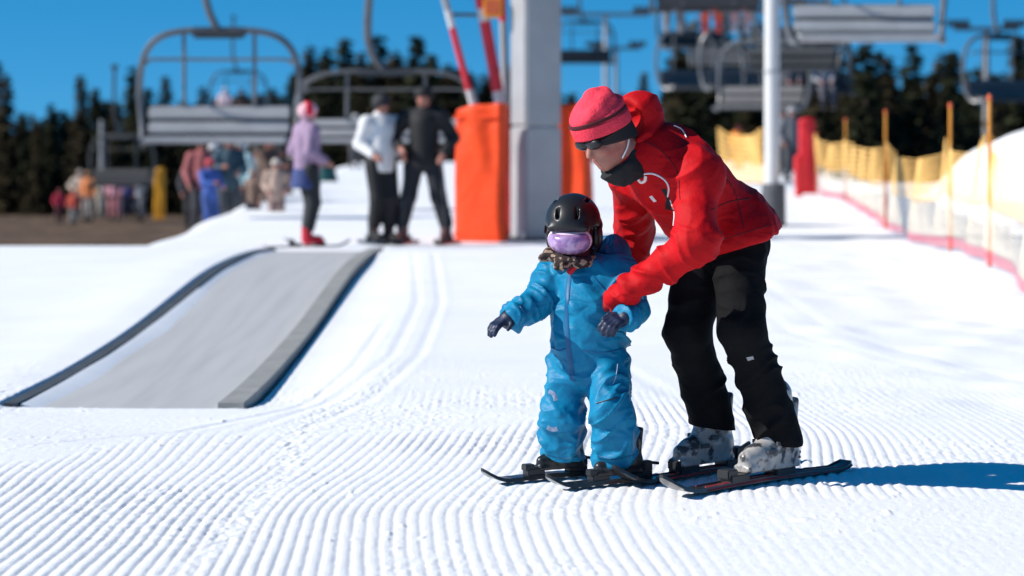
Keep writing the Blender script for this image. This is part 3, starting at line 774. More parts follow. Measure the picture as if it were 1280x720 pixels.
# ------------------------------------------------------------------ child in blue
CF = np.array([-.87, -.49, 0]); CB1, CB2 = (.196, 9.80), (.418, 9.62)
kid = rooted('person', (.31, 9.71, snow_at(.31, 9.71)), 'small child in a bright blue snowsuit, black helmet and lilac goggles, one arm held out', 'person')
kb = np.array(kid['_base'])
a1, a2 = W(704, 574, 9.80), W(771, 574, 9.63)
k1, k2 = W(702, 520, 9.72), W(764, 514, 9.55)
h1, h2 = W(713, 458, 9.77), W(758, 458, 9.68)
kp, kc = W(735, 446, 9.73), W(739, 372, 9.73)
s1, s2 = W(698, 347, 9.78), W(774, 347, 9.68)
e1, w1 = W(668, 380, 9.70), W(642, 396, 9.61)
e2, w2 = W(790, 386, 9.60), W(784, 396, 9.49)
KF = np.array([-.22, -.93, -.27]); KR = frame(KF, (-.05, -.2, 1)); kh = W(716, 286, 9.70)
lo, hi = bounds([a1, a2, k2, h1, s1, s2, w1, w2, kh], .15)
S = Sdf(lo, hi, .006)
S.chain([kp, kc, W(728, 332, 9.72)], [.10, .105, .055], .05); S.cone(s1, s2, .05, .05, .04)
for h_, k_, a_ in ((h1, k1, a1), (h2, k2, a2)): S.chain([h_, k_, a_], [.065, .05, .03], .03)
S.chain([s1, e1, w1], [.045, .036, .026]); S.chain([s2, e2, w2], [.045, .036, .026])
splat(S, head_sdf(), KR * .92, kh, .02) if False else splat(S, head_sdf(), KR, kh + KR[2] * .004, .02)
S.cone(W(728, 332, 9.72), kh - KR[2] * .05, .045, .05, .03)
sdf_obj('body', S, M['skin'], kid, smooth=0)

S = Sdf(*bounds([a1, a2, k2, s1, s2, w1, w2, kc], .18), .0055)
S.chain([kp, W(737, 410, 9.73), kc, W(733, 345, 9.73)], [.138, .141, .137, .095], .05)
S.cone(s1, s2, .078, .078, .05)
for h_, k_, a_ in ((h1, k1, a1), (h2, k2, a2)):
    S.chain([h_, k_, (k_ + a_) / 2 + [0, -.004, 0], a_], [.088, .074, .075, .070], .03)
S.chain([s1, e1, w1], [.070, .058, .046], .03); S.chain([s2, e2, w2], [.070, .060, .046], .03)
S.cone(w1, w1 + (w1 - e1) * .12, .052, .046, .008); S.cone(w2, w2 + (w2 - e2) * .12, .052, .048, .008)
S.plane((0, 0, gN + .075), (0, 0, -1), .01)
segs = [(kp, kc, .15, .020, .07), (h1, k1, .09, .020, .05), (k1, a1, .078, .024, .040), (h2, k2, .09, .020, .05), (k2, a2, .078, .024, .040), (s1, e1, .07, .022, .042), (e1, w1, .055, .022, .036), (s2, e2, .07, .014, .045), (e2, w2, .055, .012, .04)]
sdf_obj('snowsuit', S, M['suit'], kid, fold=segs, seed=51)
suit = MADE['snowsuit']
# hood lying behind the neck
S = Sdf(*bounds([W(757, 312, 9.83)], .17), .0055)
S.ell(W(757, 313, 9.83), (.085, .085, .062), k=.02); S.cone(W(772, 322, 9.78), W(740, 330, 9.86), .05, .06, .03)
S.ell(W(748, 296, 9.79), (.07, .075, .05), k=.015, op='s')
sdf_obj('hood', S, M['suit_dark'], kid, fold=[(W(730, 320, 9.8), W(790, 320, 9.8), .08, .010, .05)], seed=61)
# collar and leopard scarf
S = Sdf(*bounds([W(712, 330, 9.67)], .17), .0055)
for t in np.linspace(0, 2 * math.pi, 26):
    S.ell(W(714, 321, 9.69) + np.array([.088 * math.cos(t) - .006 * math.sin(t), .075 * math.sin(t), .016 * math.sin(t) - .012 * math.cos(t)]), (.019, .019, .021), k=.012)
S.ell(W(680, 322, 9.66), (.022, .024, .018), k=.02); S.ell(W(700, 333, 9.60), (.026, .02, .020), k=.02)
v, f = S.mesh(1); n = normals(v, f); v = v + n * (.010 * (vnoise(v[:, 0] * 55, v[:, 1] * 55, v[:, 2] * 55, 8) - .5))[:, None]
link_mesh('scarf', mesh_np(v - kb, f), M['scarf'], kid)
ts = bvh_of([suit])
seam(ts, [(728, 330), (720, 334), (712, 342)], .004, 'lining', M['scarf_red'], kid, flat=.010, lift=.012)
seam(ts, [(712, 344), (709, 370), (708, 400), (711, 440), (716, 476)], .003, 'zip_flap', M['suit_dark'], kid, flat=.012)
seam(ts, [(742, 346), (752, 358), (760, 366)], .003, 'pocket_zip', M['suit_dark'], kid)
seam(ts, [(728, 437), (752, 441), (778, 436)], .003, 'waist_seam', M['suit_dark'], kid)
seam(ts, [(688, 434), (699, 438), (708, 436)], .003, 'waist_seam', M['suit_dark'], kid)
seam(ts, [(650, 383), (656, 392), (659, 400)], .002, 'cuff_seam', M['suit_dark'], kid)
seam(ts, [(683, 568), (704, 573), (724, 570)], .002, 'hem_seam', M['suit_dark'], kid)
seam(ts, [(748, 570), (770, 574), (793, 568)], .002, 'hem_seam', M['suit_dark'], kid)
seam(ts, [(746, 504), (757, 501), (772, 497)], .003, 'knee_seam', M['navy'], kid)
seam(ts, [(772, 455), (770, 470), (766, 480)], .002, 'pocket_zip', M['glove_trim'], kid)
for q in ([(686, 489), (692, 493), (695, 501)], [(684, 534), (691, 537), (697, 536)]):
    seam(ts, q, .001, 'print', M['suit_print'], kid, flat=.009)

# helmet in the head frame
S = Sdf((-.15, -.16, -.13), (.15, .16, .16), .0045)
S.ell((0, -.012, .028), (.108, .126, .108), k=.01)
S.plane((0, .0, .012), (0, .16, -1), .012)
S.ell((0, 0, -.02), (.086, .105, .10), k=.004, op='s')
for s_ in (-1, 1):
    S.ell((s_ * .094, -.018, -.035), (.018, .05, .06), k=.012)                        # ear flaps
    S.box((s_ * .038, .085, .098), (.007, .026, .03), .005, k=.003, op='s')           # vents
    S.box((s_ * .06, -.02, .115), (.007, .03, .03), .005, k=.003, op='s')
S.cone((-.07, .088, .03), (.07, .088, .03), .012, .012, .02)                          # peak
S.box((0, .2, -.06), (.085, .12, .075), .02, k=.006, op='s')
sdf_obj('helmet', S, M['helmet'], kid, xf=(KR, kh), smooth=1)
helm = MADE['helmet']
S = Sdf((-.13, -.12, -.13), (.13, .12, .05), .006)
S.ell((0, -.02, -.03), (.092, .085, .085), k=.01); S.plane((0, 0, .03), (0, 0, 1)); S.ell((0, .06, -.03), (.072, .09, .09), k=.01, op='s')
sdf_obj('helmet_padding', S, M['helmet_in'], kid, xf=(KR, kh))
S = Sdf((-.12, -.1, -.2), (.12, .14, .0), .006)
S.ell((0, .022, -.085), (.070, .078, .055), k=.01); S.cone((0, .0, -.1), (0, -.01, -.15), .062, .07, .03)
sdf_obj('neck_warmer', S, M['helmet_in'], kid, xf=(KR, kh), fold=[((0, 0, -.15), (0, 0, -.03), .07, .008, .03)])
# goggles: frame with lens and strap
S = Sdf((-.12, .0, -.1), (.12, .16, .05), .004)
S.ell((0, .03, -.024), (.095, .101, .066), k=.01); S.box((0, .13, -.018), (.085, .07, .050), .03, k=.005, op='s') if False else None
S.plane((0, .060, 0), (0, -1, 0), .006); S.ell((0, .0, -.02), (.075, .095, .05), k=.004, op='s'); S.plane((0, 0, .02), (0, 0, 1), .012)
sdf_obj('goggles', S, M['goggle'], kid, xf=(KR, kh))
gog = MADE['goggles']
S = Sdf((-.12, .0, -.1), (.12, .16, .05), .004)
S.ell((0, .038, -.024), (.094, .103, .064), k=.01); S.plane((0, .078, 0), (0, -1, 0), .004); S.plane((0, 0, .013), (0, 0, 1), .01); S.ell((0, .118, -.092), (.018, .05, .026), k=.012, op='s')
v, f = S.mesh(2); link_mesh('lens', mesh_np(local(v, KR, kh) - kb, f), M['lens'], gog)
q = []
for a in np.linspace(-.25, math.pi + .25, 40):
    x_, y_ = math.cos(a), math.sin(a)
    P = [(.112, .13, -.012), (.115, .133, 0), (.112, .13, .012), (.108, .126, 0)]
    q.append([local(np.array([[A * x_, -.012 - Bb * y_ , .0 + dz + .02 * y_]]), KR, kh)[0] - kb for A, Bb, dz in P])
b = B(); b.strip(q); b.build('strap', M['maroon'], gog)
b = B(); b.tube([local(np.array([p]), KR, kh)[0] - kb for p in ((-.1, -.0, -.06), (-.075, .04, -.105), (0, .065, -.125), (.075, .04, -.105), (.1, 0, -.06))], .006, 6); b.build('chin_strap', M['black_knit'], helm)

# gloves
S = Sdf(*bounds([w1, W(620, 412, 9.58)], .1), .0036)
glove_sdf(S, w1 + (w1 - e1) * .05, W(616, 406, 9.56) - w1, np.array([.35, .3, -.75]), .128, .34, spread=.18, thumb_side=1, k=.005)
S.cone(w1 + (w1 - e1) * .02, w1 + (w1 - e1) * .2, .044, .040, .01)
sdf_obj('glove', S, M['navy'], kid)
S = Sdf(*bounds([w2, W(768, 405, 9.45)], .11), .0036)
glove_sdf(S, w2 + np.array([-.005, -.005, 0]), W(766, 403, 9.43) - w2, np.array([.1, .6, -.5]), .14, .6, thumb_side=-1, k=.005)
S.cone(w2, w2 + (w2 - e2) * .2, .042, .038, .006)
sdf_obj('glove', S, M['navy'], kid)
for gx, gy in (CB1, CB2):
    boot(kid, (gx, gy, snow_at(gx, gy) + .042), CF, .66, M['boot_dark'], M['galv_dark'])
ski(np.array(CB1) + CF[:2] * .03, CF, .66, .075, 'small black child ski with its tip sticking out at the left under the blue snowsuit', stripe=False, boot_len=.22, tip=.05)
ski(np.array(CB2) + CF[:2] * .0, CF, .66, .075, 'small black child ski between the other child ski and the adult skis', stripe=False, boot_len=.22, tip=.05)

# ------------------------------------------------------------------ figures in the background
def figure(pose, res=.022):
    """meshes of a skier 1.75 m tall facing -y: body, jacket, trousers, boots, helmet"""
    p = dict(pel=(0, 0, .95), chest=(0, .0, 1.34), neck=(0, .01, 1.50), head=(0, -.02, 1.63), hr=(-.1, 0, .93), hl=(.1, 0, .93), kr=(-.11, -.04, .52), kl=(.11, -.04, .52),
             ar=(-.12, 0, .12), al=(.12, 0, .12), sr=(-.19, .01, 1.42), sl=(.19, .01, 1.42), er=(-.28, .03, 1.16), el=(.28, .03, 1.16), wr=(-.26, -.12, .95), wl=(.26, -.12, .95))
    p.update(pose); p = {k: np.array(v, float) for k, v in p.items()}
    lo, hi = bounds(list(p.values()), .2); out = {}
    S = Sdf(lo, hi, res); S.chain([p['pel'], p['chest'], p['neck'], p['head']], [.11, .12, .055, .06], .04); S.cone(p['sr'], p['sl'], .06, .06, .04)
    S.ell(p['head'], (.078, .098, .115), k=.02); S.cone(p['head'] + [0, -.09, -.01], p['head'] + [0, -.108, -.03], .01, .014, .01)
    for s in 'rl':
        S.chain([p['h' + s], p['k' + s], p['a' + s]], [.085, .06, .045], .03); S.chain([p['s' + s], p['e' + s], p['w' + s]], [.05, .042, .032], .03)
        dv = p['w' + s] - p['e' + s]; dv /= np.linalg.norm(dv); S.chain([p['w' + s], p['w' + s] + dv * .09, p['w' + s] + dv * .15], [.036, .038, .03], .02)
    out['body'] = S.mesh(0)
    S = Sdf(lo, hi, res); S.chain([p['pel'] - (p['chest'] - p['pel']) * .15, p['chest']], [.165, .17], .06); S.plane(p['pel'] - (p['chest'] - p['pel']) * .30, p['pel'] - p['chest'], .02); S.cone(p['sr'], p['sl'], .095, .095, .06); S.cone(p['chest'], p['neck'] + [0, 0, .02], .11, .078, .04)
    for s in 'rl': S.chain([p['s' + s], p['e' + s], p['w' + s]], [.088, .074, .055], .03)
    out['jacket'] = S.mesh(1)
    S = Sdf(lo, hi, res); S.ell(p['pel'] - [0, 0, .03], (.17, .14, .13), k=.04)
    for s in 'rl': S.chain([p['h' + s], p['k' + s], p['a' + s] + [0, 0, .10]], [.112, .092, .082], .03)
    out['trousers'] = S.mesh(1)
    S = Sdf(lo, hi, res)
    for s, key in (('r', 'boot'), ('l', 'boot2')):
        S = Sdf(*bounds([p['a' + s]], .28), res * .7); S.chain([p['a' + s] + [0, .02, .08], p['a' + s] + [0, .02, -.05], p['a' + s] + [0, -.16, -.06]], [.068, .06, .048], .03); S.plane(p['a' + s] - [0, 0, .115], (0, 0, -1)); out[key] = S.mesh(1)
    S = Sdf(lo, hi, res); S.ell(p['head'] + [0, .012, .035], (.112, .13, .115), k=.02); S.box(p['head'] + [0, -.14, -.05], (.075, .1, .07), .02, k=.01, op='s'); S.plane(p['head'] - [0, 0, .06], (0, 0, -1)); out['helmet'] = S.mesh(1)
    S = Sdf(*bounds([p['head']], .2), res * .7); S.ell(p['head'] + [0, .0, .015], (.088, .11, .045), k=.01); S.plane(p['head'] + [0, -.055, 0], (0, 1, 0)); out['goggles'] = S.mesh(0)
    return {k: mesh_np(*q) for k, q in out.items()}

POSES = {
    'stand': {},
    'spread': dict(kr=(-.17, -.03, .52), kl=(.17, -.03, .52), ar=(-.25, 0, .12), al=(.25, .0, .12), er=(-.36, .0, 1.2), wr=(-.24, -.2, 1.08), el=(.33, .05, 1.18), wl=(.26, -.16, 1.0)),
    'reach': dict(er=(-.26, -.16, 1.2), wr=(-.14, -.34, 1.22), el=(.26, -.10, 1.17), wl=(.16, -.32, 1.12), kr=(-.12, -.1, .52), kl=(.11, -.08, .52)),
    'narrow': dict(ar=(-.08, .02, .12), al=(.09, -.05, .12), kr=(-.08, -.05, .52), kl=(.09, -.1, .52), er=(-.25, .08, 1.17), el=(.25, .08, 1.17), wr=(-.2, -.14, 1.05), wl=(.2, -.14, 1.05)),
    'seated': dict(pel=(0, 0, .58), chest=(0, .07, .98), neck=(0, .06, 1.14), head=(0, .03, 1.27), hr=(-.1, -.02, .55), hl=(.1, -.02, .55), kr=(-.13, -.46, .55), kl=(.13, -.46, .55), ar=(-.14, -.50, .14), al=(.14, -.50, .14),
                   sr=(-.19, .07, 1.06), sl=(.19, .07, 1.06), er=(-.26, -.06, .82), el=(.26, -.06, .82), wr=(-.16, -.3, .74), wl=(.16, -.3, .74)),
}
_fig = {}
def add_person(x, d, z, rz, pose, scale, jacket, trousers, helmet, boots=(.02, .02, .02), label=None, group=None, gog=True, res=.026):
    if (pose, res) not in _fig: _fig[(pose, res)] = figure(POSES[pose], res)
    fm = _fig[(pose, res)]; root = empty('person', (x, d, z), label, 'person', group, rz); root.scale = (scale,) * 3; root['_base'] = [0, 0, 0]
    for key, col in (('body', None), ('jacket', jacket), ('trousers', trousers), ('boot', boots), ('boot2', boots), ('helmet', helmet), ('goggles', (.03, .03, .04))):
        if key == 'goggles' and not gog: continue
        o = bpy.data.objects.new('boot' if key == 'boot2' else key, fm[key]); C.objects.link(o); o.parent = root
        if not fm[key].materials: fm[key].materials.append(M['skin']); fm[key].polygons.foreach_set('use_smooth', np.ones(len(fm[key].polygons), bool))
        o.material_slots[0].link = 'OBJECT'; o.material_slots[0].material = M['skin'] if col is None else cloth(col)
    return root

def xz(px, d): return (px - CX) * d / F
BLK = (.012, .012, .014)
# the three at the top of the slope
lil = add_person(xz(384, 27.4), 27.4, snow_at(xz(384, 27.4), 27.4) + .03, R(118), 'narrow', .89, (.29, .20, .30), (.016, .018, .022), (.72, .42, .47), (.55, .02, .04), 'skier in lilac jacket and pink helmet standing at the top of the grey conveyor', res=.018)
b = B()
S = Sdf((-.28, -.3, .5), (.28, .3, 1.0), .02); S.cone((0, .02, .90), (0, .02, .74), .17, .19, .03); S.plane((0, 0, .70), (0, 0, -1)); S.plane((0, 0, .95), (0, 0, 1))
link_mesh('jacket_hem', mesh_np(*S.mesh(1)), cloth((.035, .055, .17)), lil)
S = Sdf((-.2, -.22, 1.5), (.2, .22, 1.9), .014); S.ell((0, .012, 1.665), (.117, .135, .12), k=.01); S.plane((0, .035, 1.6), (.25, 1, 0)); S.plane((0, 0, 1.6), (0, 0, -1))
link_mesh('helmet_panel', mesh_np(*S.mesh(1)), cloth((.75, .02, .05)), lil)
wh = add_person(xz(476, 29), 29, snow_at(xz(476, 29), 29) + .03, R(35), 'narrow', .98, (.66, .66, .66), BLK, (.02, .021, .024), BLK, 'skier in a white jacket and black trousers beside the person in black', res=.018)
S = Sdf((-.3, -.1, .9), (.3, .45, 1.7), .018); S.box((0, .2, 1.28), (.15, .10, .22), .07, k=.02); S.box((0, .30, 1.22), (.11, .05, .12), .04, k=.02)
link_mesh('backpack', mesh_np(*S.mesh(1)), cloth((.32, .31, .29)), wh)
bk = add_person(xz(530, 29), 29, snow_at(xz(530, 29), 29) + .03, R(-8), 'spread', 1.03, (.010, .010, .012), (.012, .014, .02), (.010, .010, .011), (.10, .03, .03), 'man in black jacket and black trousers with legs apart, next to the orange pad', gog=False, res=.018)
for o_, xo in ((lil, 0), (bk, -.22), (bk, .27), (wh, -.09), (wh, .1)):
    dirs = {lil.name: (.9, .35), bk.name: (-.25, -1), wh.name: (.4, -1)}[o_.name]
    lab = {lil.name: 'dark ski under the person in the lilac jacket', bk.name: 'dark ski under the man in black', wh.name: 'dark ski under the skier in the white jacket'}[o_.name]
    if o_ != lil: lab += ', the left one' if xo < 0 else ', the right one'
    ski((o_.location.x + xo, o_.location.y - (.06 if o_ != lil else 0)), dirs, .95 if o_ != lil else 1.0, .09, lab, stripe=False)
def ski_pole(x, d, top, lean, label):
    z0 = snow_at(x, d); r = rooted('ski_pole', (x, d, z0), label, 'ski pole')
    p = np.array([lean, .05, top]); b = B(); b.tube([(0, 0, 0), p], .011, 6); b.build('shaft', M['galv_dark'], r)
    b = B(); b.tube([p * .9, p * 1.02], .022, 8); b.build('grip', M['black_knit'], r); b = B(); b.tube([p * .06, p * .075], [.05, .045], 10); b.build('basket', M['galv_dark'], r)
ski_pole(xz(503, 28.9), 28.9, 1.1, .02, 'dark ski pole planted between the white jacket and the black jacket')
ski_pole(xz(557, 28.8), 28.8, 1.1, -.06, 'dark ski pole at the right hand of the man in black')

CROWD = [  # px, depth, turn, pose, scale, jacket, trousers, helmet, label
    (252, 44, 20, 'stand', 1.0, (.40, .12, .12), (.05, .05, .06), (.02, .02, .02), 'blurred skier in dusty red at the left end of the crowd under the wide chair'),
    (268, 46, -30, 'stand', .98, (.62, .57, .5), (.03, .08, .3), (.6, .6, .6), 'blurred skier in a cream jacket and blue trousers in the crowd by the snow bank'),
    (262, 40, 40, 'reach', .72, (.05, .12, .42), (.04, .09, .30), (.5, .06, .08), 'short skier in royal blue at the front of the crowd by the snow bank'),
    (286, 43, 10, 'reach', 1.0, (.03, .07, .10), (.05, .06, .07), (.02, .02, .02), 'blurred skier in a dark teal jacket in the crowd under the wide chair'),
    (303, 45, -50, 'stand', 1.0, (.36, .55, .60), (.05, .10, .12), (.5, .55, .55), 'blurred skier in a pale blue jacket in the crowd under the wide chair'),
    (322, 47, 0, 'stand', .97, (.33, .27, .22), (.06, .05, .05), (.1, .08, .07), 'blurred skier in a tan jacket in the crowd under the wide chair'),
    (336, 44, 60, 'reach', 1.02, (.10, .06, .045), (.03, .03, .03), (.55, .14, .07), 'blurred skier in a brown jacket with an orange helmet in the crowd'),
    (352, 48, -15, 'spread', 1.0, (.025, .025, .03), (.06, .045, .04), (.02, .02, .02), 'blurred skier in a black jacket close to the person in lilac'),
    (345, 39, 15, 'narrow', .70, (.45, .33, .27), (.28, .19, .17), (.55, .5, .45), 'short skier in beige at the front right of the crowd by the snow bank'),
    (317, 40, -20, 'stand', .62, (.20, .13, .10), (.06, .06, .07), (.3, .2, .17), 'small child in brown in front of the crowd by the snow bank'),
    (240, 60, 15, 'stand', 1.0, (.05, .05, .06), (.03, .03, .03), (.05, .05, .06), 'blurred skier all in black at the back left of the crowd under the wide chair'),
    (278, 58, -10, 'stand', 1.0, (.5, .5, .52), (.05, .05, .06), (.3, .02, .02), 'blurred skier in a white jacket and dark red helmet behind the crowd'),
    (295, 62, 25, 'spread', 1.0, (.05, .09, .16), (.04, .04, .05), (.04, .06, .08), 'blurred skier in a slate blue jacket at the back of the crowd'),
    (312, 60, 10, 'stand', 1.0, (.03, .12, .13), (.03, .03, .03), (.03, .03, .03), 'blurred skier in a deep green jacket at the back of the crowd'),
    (366, 52, -40, 'reach', .95, (.16, .09, .07), (.05, .04, .04), (.35, .3, .27), 'blurred skier in a chestnut jacket partly hidden by the person in lilac'),
    (405, 58, 20, 'stand', 1.0, (.02, .10, .10), (.03, .03, .03), (.3, .3, .3), 'blurred skier in dark green between the lilac jacket and the white jacket'),
    (340, 64, 0, 'stand', 1.0, (.03, .03, .035), (.02, .02, .02), (.02, .02, .02), 'blurred skier in black at the back right of the crowd'),
    (74, 78, 30, 'stand', .62, (.58, .03, .07), (.1, .03, .04), (.2, .05, .05), 'small child in crimson at the far left edge of the crowd on bare earth'),
    (92, 74, 0, 'stand', .60, (.62, .10, .06), (.35, .33, .3), (.55, .1, .08), 'small child in a coral red top and pale trousers on the bare earth'),
    (100, 86, 10, 'spread', 1.0, (.58, .47, .38), (.35, .30, .26), (.5, .42, .36), 'blurred adult in a beige jacket on the bare earth by the dark trees'),
    (110, 82, -20, 'stand', .95, (.66, .22, .07), (.33, .3, .27), (.5, .25, .12), 'blurred skier in an orange jacket on the bare earth by the dark trees'),
    (126, 96, 25, 'narrow', .95, (.66, .57, .44), (.56, .48, .38), (.3, .26, .24), 'blurred skier dressed all in cream on the bare earth'),
    (143, 85, -10, 'stand', 1.0, (.60, .30, .36), (.5, .2, .22), (.2, .02, .04), 'blurred skier in a pink jacket on the bare earth'),
    (158, 87, 15, 'stand', 1.0, (.08, .10, .28), (.04, .04, .07), (.3, .03, .05), 'blurred skier in an indigo jacket on the bare earth'),
    (176, 85, -35, 'reach', 1.0, (.40, .44, .48), (.12, .13, .15), (.4, .4, .42), 'blurred skier in a pale grey jacket beside the yellow pad'),
]
for px, d, rz, pose, s, j, t, h, lab in CROWD:
    add_person(xz(px, d), d, float(zb(d)) + .02, R(rz), pose, s, j, t, h, label=lab, group='skiers waiting below the crest')
add_person(xz(444, 74), 74, snow_at(xz(444, 74), 74), R(20), 'reach', .92, (.6, .6, .62), (.08, .08, .09), (.5, .5, .5), label='tiny skier in pale grey far up the snow behind the white jacket')
add_person(xz(923, 72), 72, snow_at(xz(923, 72), 72), R(-20), 'stand', .74, (.78, .22, .02), (.6, .2, .03), (.5, .04, .05), label='small skier in an orange jacket beyond the back of the bending adult')

add_person(xz(990, 58), 58, snow_at(xz(990, 58), 58), R(15), 'stand', 1.0, (.10, .11, .13), (.06, .065, .075), (.3, .3, .32), label='blurred skier in dark grey between the white pole and the red pad')
add_person(xz(981, 64), 64, snow_at(xz(981, 64), 64), R(-30), 'reach', .98, (.22, .23, .25), (.05, .05, .06), (.1, .1, .1), label='blurred skier in mid grey half behind the white pole')
# ------------------------------------------------------------------ chairlift
def make_chair(W_=2.25, dark=False):
    """six-seat chair facing -y; seat underside at 0"""
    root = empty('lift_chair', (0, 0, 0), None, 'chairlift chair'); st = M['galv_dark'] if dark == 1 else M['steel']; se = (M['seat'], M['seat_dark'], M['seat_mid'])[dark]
    h = W_ / 2
    b = B(); b.box((0, -.22, .06), (h - .08, .26, .055), bev=.3); b.build('seat', se, root)
    b = B(); b.box((0, .155, .33), (h - .10, .02, .24), bev=.2, Rm=Matrix.Rotation(R(-10), 3, 'X')); b.build('back_panel', M['seat_dark'], root)
    b = B(); b.box((0, .09, .24), (h - .08, .045, .085), bev=.3, Rm=Matrix.Rotation(R(-10), 3, 'X')); b.build('lower_back_slat', se, root)
    b = B(); b.box((0, .135, .46), (h - .08, .045, .095), bev=.3, Rm=Matrix.Rotation(R(-10), 3, 'X')); b.build('upper_back_slat', se, root)
    for s in (-1, 1):
        b = B(); b.tube(arc([(s * (h - .06), -.45, .03), (s * (h - .02), -.1, .02), (s * (h + .02), .12, .3), (s * (h + .06), .16, .8), (s * (h - .02), .14, 1.32), (s * (h - .30), .1, 1.60), (s * .3, .08, 1.68), (0, .08, 1.62)], 6), .048, 8); b.build('side_frame', st, root)
        b = B(); b.tube(arc([(s * .52, .1, 1.62), (s * .52, .14, 1.0), (s * .52, .13, .1)], 4), .03, 6); b.build('strut', st, root)
    b = B(); b.tube(arc([(-h * .93, .05, 1.18), (-h * .9, -.1, 1.24), (0, -.12, 1.24), (h * .9, -.1, 1.24), (h * .93, .05, 1.18)], 5), .022, 6); b.build('restraint_bar', st, root)
    b = B(); b.box((0, .08, 1.64), (.42, .09, .085), bev=.3); b.build('cross_beam', M['galv_dark'], root)
    b = B(); b.tube(arc([(-.02, .08, 1.68), (-.16, .08, 2.0), (-.24, .06, 2.5), (-.22, .02, 3.4), (-.2, 0, 3.9)], 5), .055, 8); b.build('hanger', st, root)
    b = B(); b.box((-.2, 0, 3.95), (.09, .16, .09), bev=.3); b.build('grip', M['galv_dark'], root)
    return root
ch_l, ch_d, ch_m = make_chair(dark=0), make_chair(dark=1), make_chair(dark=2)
CHAIRS = [  # centre px, seat underside row, depth, turn, dark, label
    (273, 180, 36.5, 0, 0, 'wide grey lift chair at the left with arched frame, hanging clear against the sky'),
    (482, 179, 39.5, 0, 0, 'grey lift chair behind the skiers in white and black'),
    (298, 139, 104, 4, 1, 'small far lift chair seen through the arch of the wide grey chair'),
    (1082, 53, 36.5, 0, 0, 'large pale lift chair at the top right, with wide slats, above the dark trees'),
    (885, 15, 50, 180, 1, 'black lift chair at the top edge with riders legs dangling below it'),
    (930, 112, 66, 14, 2, 'grey lift chair behind the white pole, just above the red hood'),
    (952, 137, 60, -28, 2, 'grey lift chair low behind the white pole, tilted lower of the two'),
    (1010, 118, 62, 12, 1, 'dark lift chair just right of the white pole'),
    (1252, 128, 62, 35, 2, 'grey lift chair at the right edge above the snow mound'),
    (732, 80, 98, 8, 1, 'small dark lift chair between the grey tower and the coral beanie'),
    (150, 233, 82, -18, 1, 'low grey lift chair behind the crowd on bare earth'),
    (1010, 60, 72, 0, 2, 'pale lift chair crossing behind the white pole, higher than the dark chair'),
    (868, 62, 76, 22, 1, 'dark lift chair just above the red hood, under the black chair'),
    (988, 90, 58, -15, 1, 'charcoal lift chair cut by the white pole, between the pale and the tilted chairs'),
    (862, 112, 72, 40, 2, 'grey lift chair turned sideways, lowest one left of the white pole'),
    (905, 82, 82, -10, 2, 'far grey lift chair under the black chair with riders'),
]
GC = 'chairs hanging on the lift line'
placed = []
used = {0: False, 1: False, 2: False}
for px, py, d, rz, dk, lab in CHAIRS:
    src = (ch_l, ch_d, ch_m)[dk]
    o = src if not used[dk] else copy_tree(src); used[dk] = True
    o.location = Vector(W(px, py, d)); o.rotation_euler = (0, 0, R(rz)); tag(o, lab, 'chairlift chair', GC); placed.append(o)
    if px == 482: o.scale = (1.2, 1, .69)
b = B(); b.tube([(xz(1500, 30), 30, 5.6), (W(1082, 53, 36.5)[0], 36.5, 6.55), (W(1010, 60, 72)[0], 72, 7.5)], .025, 6)
def riders(ch, items):
    c = CHAIRS[ch]; base = W(c[0], c[1], c[2]); a = R(c[3])
    for off, j, t, h, bt, lab in items:
        x = base[0] + off * math.cos(a); y = base[1] + off * math.sin(a)
        p = add_person(x, y - .12 * math.cos(a), base[2] + .02 - .45 * 1 + .0, a, 'seated', 1.0, j, t, h, bt, label=lab)
riders(4, [(-.72, (.3, .1, .1), (.42, .26, .28), (.1, .1, .1), (.35, .35, .4), 'rider with pale pink trousers on the black chair at the top edge'), (-.12, (.4, .05, .04), (.62, .09, .05), (.1, .1, .1), (.5, .06, .05), 'rider with orange red trousers on the black chair at the top edge'), (.66, (.25, .25, .28), (.16, .17, .19), (.1, .1, .1), (.2, .2, .22), 'rider with grey trousers on the black chair at the top edge')])
riders(2, [(-.55, (.62, .5, .55), (.5, .4, .45), (.6, .5, .5), BLK, 'tiny rider in pale pink on the far chair seen through the arch'), (.15, BLK, BLK, BLK, BLK, 'tiny rider in black on the far chair seen through the arch')])
riders(7, [(-.5, (.1, .1, .12), (.12, .12, .13), (.35, .35, .37), BLK, 'rider in charcoal on the dark chair right of the white pole'), (.35, (.28, .29, .32), (.08, .08, .1), (.45, .45, .46), BLK, 'rider in grey on the dark chair right of the white pole')])

# ------------------------------------------------------------------ towers, poles and pads
tw = rooted('lift_tower', (W(670, 296, 30)[0], 30.3, snow_at(xz(670, 30), 30)), 'thick square grey steel tower column rising out of the snow behind the child', 'lift tower')
def prism(b, half, z0, z1, rz, c=(0, 0), bev=.012):
    b.box((c[0], c[1], (z0 + z1) / 2), (half, half, (z1 - z0) / 2), rz, bev=bev / min(half, (z1 - z0) / 2))
A = R(23)
b = B(); prism(b, .243, -.3, 1.385, A); b.build('lower_column', M['galv'], tw)
b = B(); prism(b, .240, 1.39, 9.0, A); b.build('upper_column', M['galv'], tw)
b = B(); prism(b, .36, -.2, .035, A); b.build('base_plate', M['galv_dark'], tw)
for s in (-1, 1):
    for t in (-1, 1):
        x_, y_ = .30 * s, .30 * t; b = B(); b.tube([(x_ * math.cos(A) - y_ * math.sin(A), x_ * math.sin(A) + y_ * math.cos(A), .03), (x_ * math.cos(A) - y_ * math.sin(A), x_ * math.sin(A) + y_ * math.cos(A), .11)], .022, 8); b.build('bolt', M['metal'], tw)

